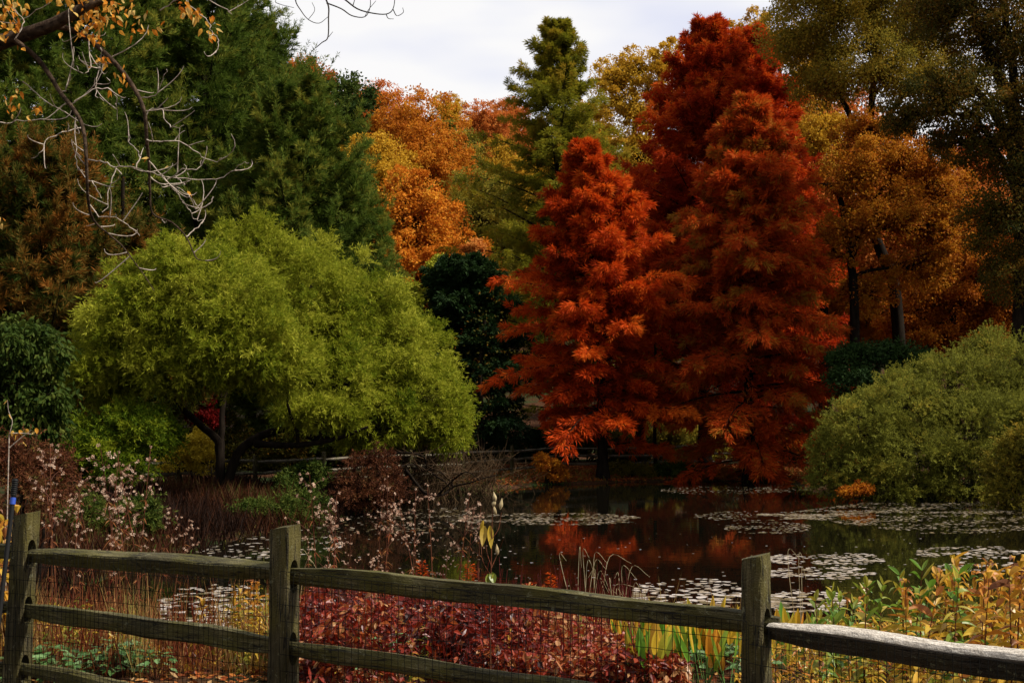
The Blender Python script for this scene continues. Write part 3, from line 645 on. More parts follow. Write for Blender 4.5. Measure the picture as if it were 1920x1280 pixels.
r = rootat('cypress_tree', 1200, 73, 'deep red cypress filling the gap between the scarlet and the tall red one', 'tree')
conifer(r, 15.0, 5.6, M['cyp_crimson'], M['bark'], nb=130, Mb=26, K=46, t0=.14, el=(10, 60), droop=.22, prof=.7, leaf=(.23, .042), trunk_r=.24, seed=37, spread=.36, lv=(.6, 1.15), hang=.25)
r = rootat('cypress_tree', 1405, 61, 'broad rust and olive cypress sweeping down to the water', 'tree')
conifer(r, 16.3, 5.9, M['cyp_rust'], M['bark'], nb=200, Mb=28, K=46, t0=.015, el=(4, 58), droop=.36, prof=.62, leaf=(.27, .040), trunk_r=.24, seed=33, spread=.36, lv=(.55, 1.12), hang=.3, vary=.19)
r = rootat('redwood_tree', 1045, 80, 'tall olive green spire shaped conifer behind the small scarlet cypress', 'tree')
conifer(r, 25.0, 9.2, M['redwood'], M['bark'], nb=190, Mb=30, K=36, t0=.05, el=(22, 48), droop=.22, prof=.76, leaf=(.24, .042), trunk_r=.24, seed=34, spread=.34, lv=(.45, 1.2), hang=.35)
r = rootat('evergreen_tree', 870, 68, 'small dark evergreen between the willow and the scarlet cypress', 'tree')
conifer(r, 9.8, 4.6, M['evergreen'], M['bark'], nb=90, Mb=24, K=44, t0=.10, el=(14, 50), droop=.12, prof=.48, leaf=(.22, .07), trunk_r=.2, seed=35, spread=.5)

# --- broadleaf trees on the right
def broadleaf(name, px, Y, label, lobes, trunks, mat, bark='bark', cat='tree', **kw):
    r = rootat(name, px, Y, label, cat)
    tree_lobes(r, [lobe(r, *l) for l in lobes], [([np.array((0, 0, -.2)) if q is None else loc(r, *q) for q in pts], a, b) for pts, a, b in trunks], M[mat], M[bark], **kw)
    return r
broadleaf('beech_tree', 1695, 66, 'tall olive tree with a leaning grey trunk behind the dark green shrub',
          [(1500, 60, 67, 85, 70, 2.6), (1600, 20, 66, 110, 80, 3), (1720, 40, 66, 110, 80, 3), (1640, 130, 65, 120, 75, 2.8), (1540, 150, 67, 70, 60, 2), (1750, 150, 65, 100, 70, 2.6), (1560, -60, 66, 120, 70, 3), (1700, -80, 66, 120, 80, 3)],
          [([None, (1680, 560, 66), (1655, 480, 66), (1635, 420, 66), (1628, 330, 66), (1632, 230, 66), (1640, 120, 66), (1640, 20, 66)], .32, .10), ([(1632, 300, 66), (1590, 210, 66.3), (1550, 120, 66.6), (1530, 40, 67)], .16, .06), ([(1632, 260, 66), (1700, 170, 65.6), (1740, 90, 65)], .16, .06)],
          'olive', 'bark', nsub=44, nleaf=190000, leaf=(.13, .065), seed=41, loose=.5, holes=.33, limb_r=.08, tshift=.25, subr=(.14, .34), shell=(.1, 1.2))
broadleaf('golden_tree', 1600, 63, 'golden orange tree with an ivy clad dark trunk beside the red cypress',
          [(1600, 330, 63, 75, 60, 2.2), (1690, 300, 63, 85, 55, 2.4), (1760, 360, 63, 75, 60, 2.2), (1680, 400, 62, 100, 55, 2.4), (1590, 430, 63, 60, 50, 1.8), (1770, 440, 63, 60, 45, 1.8), (1560, 480, 63.5, 40, 50, 1.4), (1630, 250, 64, 70, 45, 2), (1730, 500, 63.5, 70, 50, 1.8), (1620, 550, 64, 60, 50, 1.6)],
          [([None, (1603, 600, 63), (1597, 500, 63), (1585, 420, 63), (1568, 355, 63), (1530, 345, 63)], .25, .08), ([(1597, 480, 63), (1625, 400, 63), (1660, 350, 63), (1720, 330, 63)], .15, .06)],
          'brownorange', 'bark', nsub=44, nleaf=150000, leaf=(.125, .08), seed=42, holes=.38, tshift=.26, subr=(.10, .28), shell=(.1, 1.15))
broadleaf('maple_tree', 1780, 70, 'low reddish orange maple below the dark tree at the right',
          [(1840, 450, 70, 80, 55, 2.4), (1780, 560, 70, 110, 60, 2.8), (1880, 570, 70, 90, 70, 2.8), (1700, 600, 70, 60, 50, 1.8), (1850, 500, 69, 90, 50, 2.2), (1960, 540, 70, 80, 70, 2.4), (1740, 640, 69, 70, 30, 1.6), (1850, 640, 69, 90, 40, 2)],
          [([None, (1785, 640, 70), (1790, 560, 70), (1810, 480, 70)], .25, .1)], 'brownorange', 'bark', nsub=40, nleaf=140000, leaf=(.135, .085), seed=43, tshift=0)
broadleaf('dark_oak_tree', 1905, 57, 'dark green oak with heavy black limbs in the upper right corner',
          [(1880, 60, 57, 110, 90, 2.6), (1800, 180, 56, 90, 60, 2.2), (1900, 260, 57, 100, 90, 2.6), (1880, 400, 57, 80, 90, 2.2), (1780, 30, 57, 100, 60, 2.4), (1990, 150, 57, 110, 120, 3), (1990, 380, 57, 100, 110, 2.6), (1800, 270, 57.5, 60, 40, 1.8), (1860, -60, 57, 150, 70, 3), (1700, 220, 57, 50, 40, 1.5), (1930, 520, 57, 90, 60, 2.2)],
          [([None, (1915, 640, 57), (1920, 480, 57), (1912, 330, 57), (1900, 200, 57)], .42, .28), ([(1900, 210, 57), (1872, 140, 57), (1840, 60, 57), (1820, 0, 57), (1800, -70, 57)], .26, .12), ([(1900, 200, 57), (1898, 100, 57), (1885, 30, 57), (1890, -60, 57)], .2, .1),
           ([(1912, 330, 57), (1880, 240, 56.7), (1830, 170, 56.4), (1780, 130, 56)], .22, .08), ([(1915, 380, 57), (1850, 250, 57), (1800, 200, 57), (1740, 180, 57)], .14, .06), ([(1905, 280, 57), (1950, 150, 57), (2000, 60, 57)], .2, .08)],
          'darkolive', 'bark', nsub=40, nleaf=210000, leaf=(.13, .065), seed=44, loose=.45, holes=.37, tshift=.18, subr=(.14, .32), shell=(.1, 1.15))
broadleaf('tulip_tree', 1480, 86, 'thin leaved yellow olive tree with sky showing through right of the red cypresses',
          [(1440, 110, 86, 55, 50, 2.2), (1490, 190, 86, 60, 60, 2.4), (1420, 60, 86, 50, 40, 2), (1500, 90, 86, 60, 60, 2.4), (1460, 270, 86, 60, 60, 2.4), (1530, 260, 86, 60, 70, 2.4)],
          [([None, (1475, 500, 86), (1470, 300, 86), (1465, 160, 86), (1450, 70, 86)], .32, .07), ([(1470, 320, 86), (1495, 220, 86), (1510, 110, 86)], .14, .05)],
          'gold', 'bark', nsub=34, nleaf=42000, leaf=(.18, .10), seed=45, subr=(.10, .26), tshift=-.15)
broadleaf('tulip_tree', 1185, 96, 'tall golden yellow tree between the green spire and the red cypresses',
          [(1150, 150, 96, 50, 45, 2.2), (1200, 130, 96, 55, 40, 2.4), (1180, 210, 96, 70, 50, 2.8), (1240, 180, 96, 50, 60, 2.4), (1200, 290, 96, 80, 60, 3), (1255, 110, 96, 30, 35, 1.6), (1150, 350, 96, 60, 60, 3)],
          [([None, (1190, 560, 96), (1195, 380, 96), (1190, 250, 96), (1185, 150, 96)], .36, .08), ([(1192, 330, 96), (1225, 230, 96), (1245, 140, 96)], .16, .05)],
          'gold', 'bark', nsub=40, nleaf=90000, leaf=(.165, .10), seed=46, subr=(.08, .22), tshift=.1)

# --- bushes
def bush(name, px, Y, label, lobes, mat, nleaf, leaf, seed, bark='bark', strand=False, nsub=16, stems=5, cat='shrub', droop=.3, tshift=0, limb_r=.035, subr=(.24, .42), shell=(.5, 1.0)):
    r = rootat(name, px, Y, label, cat)
    lb = [lobe(r, *l) for l in lobes]; rg = np.random.default_rng(seed); tr = []
    for i in range(stems):
        c = lb[i % len(lb)][0]; b = np.array((c[0] * .15 + rg.normal(0, .15), c[1] * .15 + rg.normal(0, .15), -.15))
        if c[2] < .5: c = np.array((c[0], c[1], .6))
        tr.append(([b, b * .6 + c * .3 + np.array((0, 0, .15)), c * .75 + b * .1], limb_r * 1.3, limb_r * .5))
    tree_lobes(r, lb, tr, M[mat], M[bark], nsub=nsub, nleaf=nleaf, leaf=leaf, seed=seed, strand=strand, limb_r=limb_r * .6, droop=droop, tshift=tshift, subr=subr, shell=shell, loose=.4 if strand else .25)
    return r
bush('olive_bush', 1730, 50, 'big grey olive bush spreading over the water at the right',
     [(1620, 810, 49, 80, 75, 1.8), (1690, 768, 50, 90, 68, 2.1), (1790, 725, 51, 110, 72, 2.3), (1880, 690, 52, 110, 70, 2.4), (1600, 880, 48.5, 80, 40, 1.5), (1720, 860, 48, 110, 60, 1.8), (1820, 820, 48.5, 110, 90, 2.2), (1560, 850, 49, 45, 40, 1.2), (1900, 800, 49, 90, 80, 2.2), (1990, 740, 51, 90, 90, 2.3), (1980, 860, 49, 90, 60, 2), (1560, 905, 48.5, 45, 26, 1.1), (1680, 912, 47.6, 80, 28, 1.2), (1800, 912, 47.6, 80, 30, 1.2)],
     'greybush', 380000, (.10, .030), 51, strand=True, subr=(.14, .30), nsub=36, stems=8, droop=.2, limb_r=.07)
bush('olive_bush', 1915, 44, 'yellow green bush with red tips at the right edge of the water',
     [(1900, 880, 44, 55, 55, 1.2), (1950, 850, 44, 60, 70, 1.5), (1990, 900, 44, 60, 50, 1.3), (1890, 930, 43.5, 35, 25, .8)], 'olive', 40000, (.12, .05), 52, strand=True, droop=.2)
bush('rhododendron', 1650, 58, 'dark green shrub at the foot of the leaning grey trunk',
     [(1610, 670, 58, 60, 35, 1.3), (1680, 665, 58, 60, 30, 1.3), (1720, 690, 58, 50, 35, 1.2), (1600, 720, 57, 50, 40, 1.2), (1650, 760, 57, 60, 50, 1.2)], 'evergreen', 30000, (.17, .06), 53, tshift=.35)
bush('dark_bush', 60, 37, 'dark bush with drooping green leaves at the left edge',
     [(30, 650, 37, 70, 60, 1.3), (90, 660, 37, 45, 50, 1.0), (20, 750, 37, 80, 60, 1.4), (100, 740, 37, 50, 50, 1.0), (70, 800, 37, 70, 40, 1.1), (-60, 700, 37, 80, 90, 1.4)], 'green', 16000, (.20, .085), 54, droop=.9, nsub=18)
bush('low_willow_bush', 225, 40, 'low dark green bush left of the willow trunk',
     [(170, 825, 40, 70, 50, 1.3), (250, 810, 40, 80, 50, 1.3), (290, 815, 40.5, 45, 38, 1.1), (120, 850, 40, 50, 30, 1.0), (200, 865, 39.5, 90, 30, 1.2)], 'willow', 70000, (.12, .03), 55, strand=True, tshift=-.42, droop=.4)
bush('yellow_bush', 360, 46.8, 'bright yellow bush glowing beside the willow trunk',
     [(330, 862, 46.8, 36, 24, .8), (372, 838, 46.8, 36, 32, .8), (388, 865, 46.8, 32, 26, .7), (350, 845, 46.8, 30, 24, .7)], 'yellow', 16000, (.085, .045), 56)
bush('red_sapling', 385, 62, 'crimson sapling seen under the willow crown', [(370, 775, 62, 20, 25, .7), (398, 785, 62, 18, 22, .7), (385, 740, 62, 22, 22, .7)], 'redleaf', 4500, (.14, .10), 57, cat='sapling')
bush('orange_shrub', 1033, 58.5, 'small orange shrub on the far bank by the fence', [(1030, 875, 58.5, 24, 16, .6), (1045, 890, 58.3, 22, 12, .5), (1015, 862, 58.6, 18, 14, .5)], 'brownorange', 6000, (.10, .06), 58, tshift=.1)
bush('brown_shrub', 690, 42, 'dark red brown shrub at the waterline right of the willow', [(675, 895, 42, 34, 34, .9), (718, 880, 42, 28, 30, .9), (655, 925, 41.5, 30, 26, .8), (725, 920, 41.5, 36, 26, .8), (690, 930, 41.3, 50, 20, .8), (700, 850, 42, 14, 18, .5)], 'brownshrub', 15000, (.10, .035), 59, strand=True, nsub=10, subr=(.3, .6), tshift=-.1)
bush('brown_shrub', 60, 20, 'brown and purple twiggy shrub above the leftmost fence post', [(20, 880, 20, 55, 40, .5), (90, 895, 20, 50, 34, .45), (45, 850, 20, 30, 26, .35), (110, 870, 20, 20, 20, .3), (40, 930, 19.5, 70, 34, .5), (-20, 845, 20, 30, 30, .4)], 'brownshrub', 15000, (.065, .02), 60, strand=True, nsub=10, subr=(.3, .6), tshift=.08)
bush('green_shrub', 590, 43, 'green shrub on the bank in front of the left fence rails', [(560, 900, 43, 45, 25, .8), (590, 888, 43, 35, 25, .7), (545, 922, 42.5, 40, 25, .7)], 'green', 9000, (.12, .05), 61)
bush('green_shrub', 1180, 61.5, 'low dull green shrub right of the scarlet cypress trunk', [(1165, 878, 61.5, 25, 16, .6), (1200, 882, 61.5, 30, 15, .6)], 'olive', 6000, (.12, .06), 62, tshift=-.1)
bush('green_shrub', 1265, 61.5, 'low shrub on the bank left of the rusty cypress', [(1250, 880, 61.5, 30, 15, .6), (1290, 882, 61.5, 30, 15, .6)], 'green', 6000, (.12, .06), 63)
bush('yellow_green_sapling', 825, 74, 'pale yellow green sapling above the dark evergreen', [(830, 505, 74, 25, 30, .9), (815, 540, 74, 25, 30, .9), (770, 560, 74, 30, 35, 1), (765, 600, 74, 25, 40, 1)], 'willow', 9000, (.16, .08), 64, cat='sapling', tshift=.15)
bush('orange_sapling', 885, 75, 'bright salmon orange sapling top above the dark evergreen', [(890, 470, 75, 18, 22, .7), (876, 500, 75, 16, 20, .6)], 'rust', 3500, (.2, .12), 65, cat='sapling', tshift=.25)
bush('rust_shrub', 1585, 46, 'orange and rust shrub at the left foot of the grey olive bush', [(1590, 922, 46.9, 20, 10, .5), (1620, 915, 46.9, 18, 12, .5)], 'brownorange', 3500, (.10, .05), 66)

for i, (px, Y, w, h, m, lab) in enumerate(((200, 62, 110, 60, 'darkolive', 'dark understorey shrub behind the left of the willow'), (420, 66, 120, 70, 'darkolive', 'dark understorey shrub behind the willow trunk'), (600, 68, 110, 70, 'darkolive', 'dark understorey shrub behind the far fence under the arching willow limb'),
    (760, 72, 100, 70, 'darkolive', 'dark understorey shrub behind the right end of the willow'), (960, 76, 90, 60, 'evergreen', 'dark shrub behind the left side of the scarlet cypress'), (1100, 78, 100, 55, 'darkolive', 'dark shrub behind the scarlet cypress trunk'), (1240, 80, 90, 55, 'olive', 'olive shrub behind the slim trunk by the far fence'), (1380, 82, 110, 60, 'darkolive', 'dark shrub behind the rusty cypress'), (1540, 74, 90, 70, 'darkolive', 'dark shrub right of the rusty cypress'), (20, 60, 120, 80, 'darkolive', 'dark understorey shrub behind the dark bush at the left edge'))):
    yb = 770 + (CAMZ - g1((px - 960) / F * Y, Y)) / Y * F
    bush('understorey_shrub', px, Y, lab, [(px - w * .5, yb - h * .5, Y, w * .55, h * .6, 1.6), (px + w * .45, yb - h * .45, Y + .5, w * .6, h * .55, 1.6), (px, yb - h * .9, Y, w * .5, h * .6, 1.5), (px - w, yb - h * .4, Y, w * .4, h * .5, 1.3), (px + w, yb - h * .4, Y, w * .4, h * .5, 1.3)], m, 22000, (.17, .09), 800 + i)

# --- wooded hillside: prototypes, then copies
def proto(seed, H, Rm, name='forest_tree', n=130000, leaf=(.165, .105)):
    rg = np.random.default_rng(seed)
    r = empty(name, (0, 0, 0), 'tree', 'tree'); lb = []
    nl = 9
    for i in range(nl):
        a = i * 2.4 + rg.uniform(-.4, .4); q = rg.uniform(.25, .95) if i else 0; h = H * (.92 - .45 * q * rg.uniform(.5, 1.2))
        lb.append(((Rm * .62 * q * math.cos(a), Rm * .62 * q * math.sin(a), min(h, H - Rm * .3)), np.array((.48, .48, .42)) * Rm * rg.uniform(.8, 1.15)))
    for i in range(4):
        a = i * 1.57 + rg.uniform(-.4, .4); lb.append(((Rm * .5 * math.cos(a), Rm * .5 * math.sin(a), H * rg.uniform(.36, .52)), np.array((.42, .42, .36)) * Rm))
    k = rg.normal(0, .25, 4)
    tr = [([(0, 0, -1), (k[0], k[1], H * .3), (k[2], k[3], H * .6), (k[0], k[3], H * .88)], .30, .06),
          ([(k[0], k[1], H * .32), (Rm * .25, k[2], H * .5), (Rm * .45, .3, H * .75)], .14, .04), ([(k[0], k[1], H * .38), (-Rm * .25, k[1], H * .58), (-Rm * .42, -.3, H * .8)], .14, .04)]
    tree_lobes(r, lb, tr, M['orange'], M['bark'], nsub=60, nleaf=n, leaf=leaf, seed=seed, subr=(.09, .24), limb_r=.09)
    return r
PRO = [proto(70, 17, 5.0), proto(71, 19, 5.6), proto(72, 15, 4.6), proto(73, 18, 5.2)]
used = set()
def hill_tree(k, px, Y, sc, mat, label, group, py_top=None):
    x = (px - 960) / F * Y; z = g1(x, Y) - .1; H = (17, 19, 15, 18)[k]
    if py_top is not None: sc = (P(px, py_top, Y)[2] - z) / H
    wx = sc * rng.uniform(.9, 1.15) if sc < 1.6 else sc * .85
    src = PRO[k]
    o = dup(src, (x, Y, z), rng.uniform(0, 6.28), (wx, wx, sc), label, group, {'foliage': M[mat]})
    return o
rng = np.random.default_rng(99)
NAMED = [(0, 640, 112, 'green', 150, 'dark green tree on the skyline right of the pines'),
         (1, 780, 108, 'orange', 190, 'big golden orange tree with dark limbs in front of the hillside wood'),
         (2, 765, 90, 'orange', 330, 'bright orange tree low beside the right edge of the pines'),
         (3, 900, 150, 'rust', 195, 'salmon rust tree on the skyline left of the green spire'),
         (0, 955, 160, 'rust', 188, 'reddest rust tree on the skyline touching the green spire'),
         (1, 700, 150, 'rust', 165, 'orange red tree on the skyline behind the dark green tree'),
         (2, 850, 118, 'olive', 240, 'grey olive tree between the orange tree and the rust trees'),
         (3, 840, 165, 'gold', 182, 'olive gold tree on the middle of the skyline'),
         (1, 900, 98, 'olive', 330, 'olive brown tree on the slope above the evergreen'),
         (3, 820, 92, 'brownorange', 380, 'brown orange tree at the foot of the slope'),
         (0, 700, 100, 'gold', 260, 'yellow tree half hidden by the right edge of the pines'),
         (2, 930, 125, 'gold', 270, 'gold tree on the slope left of the green spire'),
         (0, 560, 130, 'rust', 118, 'orange red tree showing through the tips of the pines'),
         (1, 1540, 95, 'rust', 165, 'glowing orange red tree behind the leaning trunk'),
         (2, 1680, 100, 'orange', 260, 'orange tree behind the golden tree'),
         (3, 1840, 92, 'rust', 250, 'rust orange tree behind the dark oak limbs'),
         (0, 1100, 130, 'gold', 200, 'gold tree behind the green spire'),
         (3, 1420, 110, 'gold', 330, 'gold tree behind the red cypresses')]
for (k, px, Y, mat, top, label) in NAMED: hill_tree(k, px, Y, 1, mat, label, 'trees of the hillside wood', top)
cols = ['orange', 'rust', 'gold', 'brownorange', 'olive', 'orange']
cname = {'orange': 'orange', 'rust': 'rusty red', 'gold': 'golden', 'brownorange': 'brown orange', 'olive': 'olive green'}
for i in range(44):
    px = rng.uniform(590, 1010); Y = rng.uniform(112, 185); mt = cols[rng.integers(0, 6)]
    k = int(rng.integers(0, 4))
    hill_tree(k, px, Y, rng.uniform(.62, .85), mt, '%s tree crown packed in the hillside wood between pines and green spire' % cname[mt], '%s crowns of the hillside wood' % cname[mt])
for i in range(16):
    px = rng.choice([rng.uniform(1480, 1900), rng.uniform(1050, 1300)]); Y = rng.uniform(92, 140); mt = cols[rng.integers(0, 4)]; k = int(rng.integers(0, 4))
    hill_tree(k, px, Y, rng.uniform(.7, .9), mt, '%s tree low on the slope behind the trunks at the right' % cname[mt], '%s trees behind the right bank' % cname[mt])
for p_ in PRO:
    for c in list(p_.children): bpy.data.objects.remove(c)
    bpy.data.objects.remove(p_)

# ------------------------------------------------------------------ far fence on the opposite bank
def far_fence(pts, label, nrail=3):
    r = empty('split_rail_fence', (pts[0][0], pts[0][1], g1(*pts[0])), label, 'fence')
    O = np.array(r.location); pts = [np.array((x, y, g1(x, y))) - O for x, y in pts]
    for q in pts:
        mb = MB(); t = np.linspace(0, 1, 5)[:, None]; tubes(mb, q + np.array((0, 0, -.2)) + t * np.array((0, 0, 1.5)), np.array([.085, .085, .08, .08, .07]), 4); mb.build('post', M['post'], r)
    for a, b in zip(pts[:-1], pts[1:]):
        for h in (.32, .68, 1.06)[3 - nrail:]:
            mb = MB(); n = 8; t = np.linspace(0, 1, n)[:, None]; q = a * (1 - t) + b * t; q[:, 2] += h + rng.normal(0, .03) * (1 - t[:, 0]) + rng.normal(0, .03) * t[:, 0] + rng.normal(0, .008, n)
            tubes(mb, q, np.array([.035] + [.06] * (n - 2) + [.035]), 5); mb.build('rail', M['farrail'], r)
M['farrail'] = wood_mat('far_rail_wood', (.06, .05, .04), (.15, .13, .10), (.26, .23, .19), (.08, .08, .03), .5)
def wl(px, Y): return ((px - 960) / F * Y, Y)
far_fence([wl(270, 46), wl(335, 46.5), wl(480, 47.5), wl(608, 49.5), wl(770, 54), wl(868, 58), wl(960, 62), wl(1043, 64.5), wl(1135, 66), wl(1230, 67.5), wl(1320, 69), wl(1420, 71)], 'low split rail fence running along the far bank behind the trees')

# ------------------------------------------------------------------ thin trunks behind the far fence
def bare_trunk(px, Y, top, rr, label):
    r = rootat('slim_tree', px, Y, label, 'tree'); mb = MB()
    q = smoothline([(0, 0, -.3), (rng.normal(0, .05), 0, 1.5), loc(r, px + rng.normal(0, 4), (top + 800) / 2, Y), loc(r, px + rng.normal(0, 6), top, Y)], 4)
    tubes(mb, q, np.linspace(rr, rr * .5, len(q)), 7); mb.build('trunk', M['bark'], r, True)
    mb = MB(); m = 400; p = q[rng.integers(len(q) // 2, len(q), m)] + rng.normal(0, .5, (m, 3)); leaves(mb, p, sph(m), .16, .09, U(0, 1, m)); mb.build('foliage', M['darkolive'], r)
bare_trunk(1230, 65, 560, .10, 'slim dark trunk just behind the far fence left of the rusty cypress')
bare_trunk(905, 66, 600, .16, 'dark straight trunk at the right end of the willow crown')
bare_trunk(925, 70, 600, .12, 'second dark trunk close right of the straight trunk by the willow')
bare_trunk(228, 60, 330, .16, 'dark pine trunk showing behind the left of the willow')

# ------------------------------------------------------------------ overhanging tree at the upper left
def overhang():
    rg = np.random.default_rng(5)
    x0, y0 = -5.6, 8.2
    r = empty('overhanging_tree', (x0, y0, g1(x0, y0) - .1), 'near tree whose bare drooping branches and amber leaves hang in at the upper left', 'tree'); O = np.array(r.location)
    Y0 = 8.2
    def line(pts, dy=0.0, wob=.25, ph=0.0):
        out = []
        for i, (px, py) in enumerate(pts): out.append(P(px, py, Y0 + dy + wob * math.sin(i * .7 + ph)) - O)
        return np.array(out)
    mb = MB()
    fork = P(-420, 60, Y0) - O
    q = smoothline([(0, 0, -.2), (.05, 0, 1.6), (.15, .1, 3.0), (.1, 0, 4.4), (.3, .1, 6.2), (.5, 0, 8.5)], 5); tubes(mb, q, np.linspace(.24, .08, len(q)), 12)
    mb.build('trunk', M['limb'], r, True)
    mb = MB()
    A = np.concatenate([[q[13]], line([(-300, 150), (-150, 108), (-40, 92), (0, 80), (50, 64), (95, 48), (135, 27), (160, 13), (200, -4), (260, -30)], wob=.05)])
    a = smoothline(A, 5); tubes(mb, a, np.interp(np.arange(len(a)), [0, 20, 30, 45, len(a)], [.10, .045, .038, .026, .010]), 10)
    Bp = [(94, 50), (118, 52), (141, 59), (175, 81), (215, 118), (242, 151), (262, 185), (272, 218), (275, 262), (279, 302), (281, 353), (286, 400), (322, 417), (349, 444), (363, 474), (373, 487), (400, 489)]
    Cp = [(27, 75), (64, 104), (91, 138), (114, 175), (138, 205), (155, 238), (161, 286), (163, 336), (166, 380), (175, 412), (201, 437), (228, 460), (249, 487), (272, 518), (289, 545)]
    b = smoothline(line(Bp, 0, .12), 4); tubes(mb, b, np.interp(np.linspace(0, 1, len(b)), [0, .2, .5, .68, 1], [.019, .015, .0105, .006, .0025]), 7)
    c = smoothline(line(Cp, -.1, .12, .5), 4); tubes(mb, c, np.interp(np.linspace(0, 1, len(c)), [0, .3, .6, .75, 1], [.016, .012, .008, .005, .002]), 7)
    up = smoothline([q[18], (1.6, .1, 7.2), P(300, -150, Y0) - O, P(500, -70, Y0) - O, P(600, -30, Y0) - O], 5); tubes(mb, up, np.linspace(.06, .008, len(up)), 7)
    mb.build('limb', M['limb'], r, True)
    TW = [[(279, 302), (312, 339), (336, 366), (353, 390), (365, 410), (382, 416)], [(275, 262), (302, 265), (336, 265), (363, 282), (383, 296), (406, 304), (416, 296)],
          [(161, 299), (188, 302), (215, 312), (255, 316), (289, 327), (322, 333), (370, 336), (403, 336), (433, 324), (452, 306), (467, 306)], [(215, 312), (215, 326), (202, 363), (203, 386), (191, 398)],
          [(152, 238), (138, 243), (111, 250), (87, 265), (74, 289), (59, 297)], [(144, 215), (139, 249), (144, 286), (146, 314), (160, 322)], [(-60, 240), (0, 230), (44, 227), (84, 222), (111, 205), (128, 191)],
          [(42, 153), (77, 185), (111, 205), (133, 218)], [(140, 190), (175, 168), (208, 168), (218, 188), (220, 225)], [(165, 67), (168, 101), (170, 128), (158, 138), (144, 124)],
          [(188, 90), (187, 120), (181, 150), (181, 178), (195, 190)], [(400, 369), (386, 386), (366, 390), (356, 369)], [(322, 333), (345, 318), (370, 318), (378, 300)], [(272, 218), (285, 205), (303, 205), (310, 225), (325, 240), (345, 235)],
          [(166, 380), (185, 405), (215, 408), (243, 425), (262, 442)], [(349, 444), (365, 430), (380, 418)], [(255, 316), (262, 290), (245, 270), (240, 245)], [(312, 339), (330, 330), (345, 345), (360, 330)], [(280, 330), (300, 345), (330, 350), (352, 365), (372, 388)],
          [(163, 336), (175, 345), (190, 372)], [(262, 185), (290, 180), (305, 150), (312, 130)], [(114, 175), (128, 160), (135, 130), (137, 110)], [(50, 64), (30, 50), (60, 25), (95, 5)], [(27, 75), (45, 40), (20, 10)],
          [(340, -20), (360, 15), (385, 35), (398, 60), (410, 80), (404, 100)], [(300, 20), (330, 0), (350, -10)], [(375, -10), (420, 15), (435, 28)]]
    mt = MB()
    def twig(pts, r0, dy):
        l = smoothline(line(pts, dy, .10, rg.uniform(0, 6)), 4); l[1:-1] += rg.normal(0, .004, (len(l) - 2, 3))
        tubes(mt, l, np.linspace(r0, .0018, len(l)), 5)
        for s in range(int(len(pts) * .6)):
            i = rg.integers(2, len(l) - 1); d = nrm(l[min(i + 1, len(l) - 1)] - l[i - 1]) * .6 + np.array((rg.normal(0, .5), rg.normal(0, .5), rg.uniform(-.5, .9)))
            L = rg.uniform(.05, .22); e = l[i] + nrm(d) * L; e2 = e + np.array((rg.normal(0, .03), 0, L * rg.uniform(.1, .45)))
            tubes(mt, bez(l[i], e, e2, 6), np.linspace(.0034, .0018, 6), 4)
    for i, t in enumerate(TW): twig(t, .0040, rg.uniform(-.12, .12))
    for l in (b, c):
        for s in range(10):
            i = rg.integers(6, len(l) - 2); d = np.array((rg.choice([-1, 1]) * rg.uniform(.3, 1), rg.normal(0, .5), rg.uniform(-.6, .8))); L = rg.uniform(.06, .28); e = l[i] + nrm(d) * L
            tubes(mt, bez(l[i], e, e + np.array((0, 0, L * rg.uniform(.1, .6))), 6), np.linspace(.0036, .0018, 6), 4)
    mt.build('twigs', M['twig'], r, True)
    md = MB()
    SK = [([(600, -30), (608, -8), (616, 13), (616, 34), (615, 70), (604, 80), (591, 91)], .006), ([(540, -30), (517, 0), (524, 8), (551, 15)], .003), ([(560, -30), (554, 0), (564, 20), (578, 37), (598, 44), (615, 32)], .004), ([(612, 6), (640, 17), (660, 30), (684, 32), (694, 13), (694, -12)], .0045),
          ([(612, -25), (647, 0), (670, 17), (697, 25), (724, 27), (737, 17), (741, -8)], .0055), ([(737, 18), (744, 30), (756, 24), (755, 15)], .003), ([(724, 27), (728, 35), (738, 36)], .003), ([(662, 10), (668, -10)], .003), ([(684, 32), (690, 20), (705, 2)], .002), ([(616, 70), (624, 60)], .002), ([(590, 91), (584, 98)], .002), ([(578, 37), (590, 20), (585, 5)], .002)]
    for pts, r0 in SK:
        l = smoothline(line(pts, 0, .05, 1), 4); tubes(md, l, np.linspace(r0, max(.0015, r0 * .4), len(l)), 5)
    md.build('twigs', M['darktwig'], r, True)
    ml = MB()
    CL = [(170, 20, 40, 34, 60), (215, 15, 30, 22, 40), (262, 28, 40, 20, 10), (350, 18, 14, 22, 20), (368, 24, 16, 10, 10), (398, 48, 14, 24, 14), (25, 190, 14, 26, 18), (10, 40, 22, 40, 36), (28, 10, 26, 20, 26), (182, 48, 20, 30, 26), (246, 58, 14, 14, 5), (288, 52, 10, 10, 4), (270, 62, 12, 6, 3),
          (190, 115, 18, 12, 12), (228, 145, 14, 22, 12), (208, 172, 5, 5, 2), (278, 296, 4, 8, 2), (150, 30, 22, 30, 26), (120, -6, 40, 14, 20), (66, 210, 10, 8, 5), (52, 222, 4, 4, 3), (3, 410, 5, 8, 3), (348, 360, 4, 4, 1), (320, 313, 3, 3, 1), (30, 62, 20, 10, 4)]
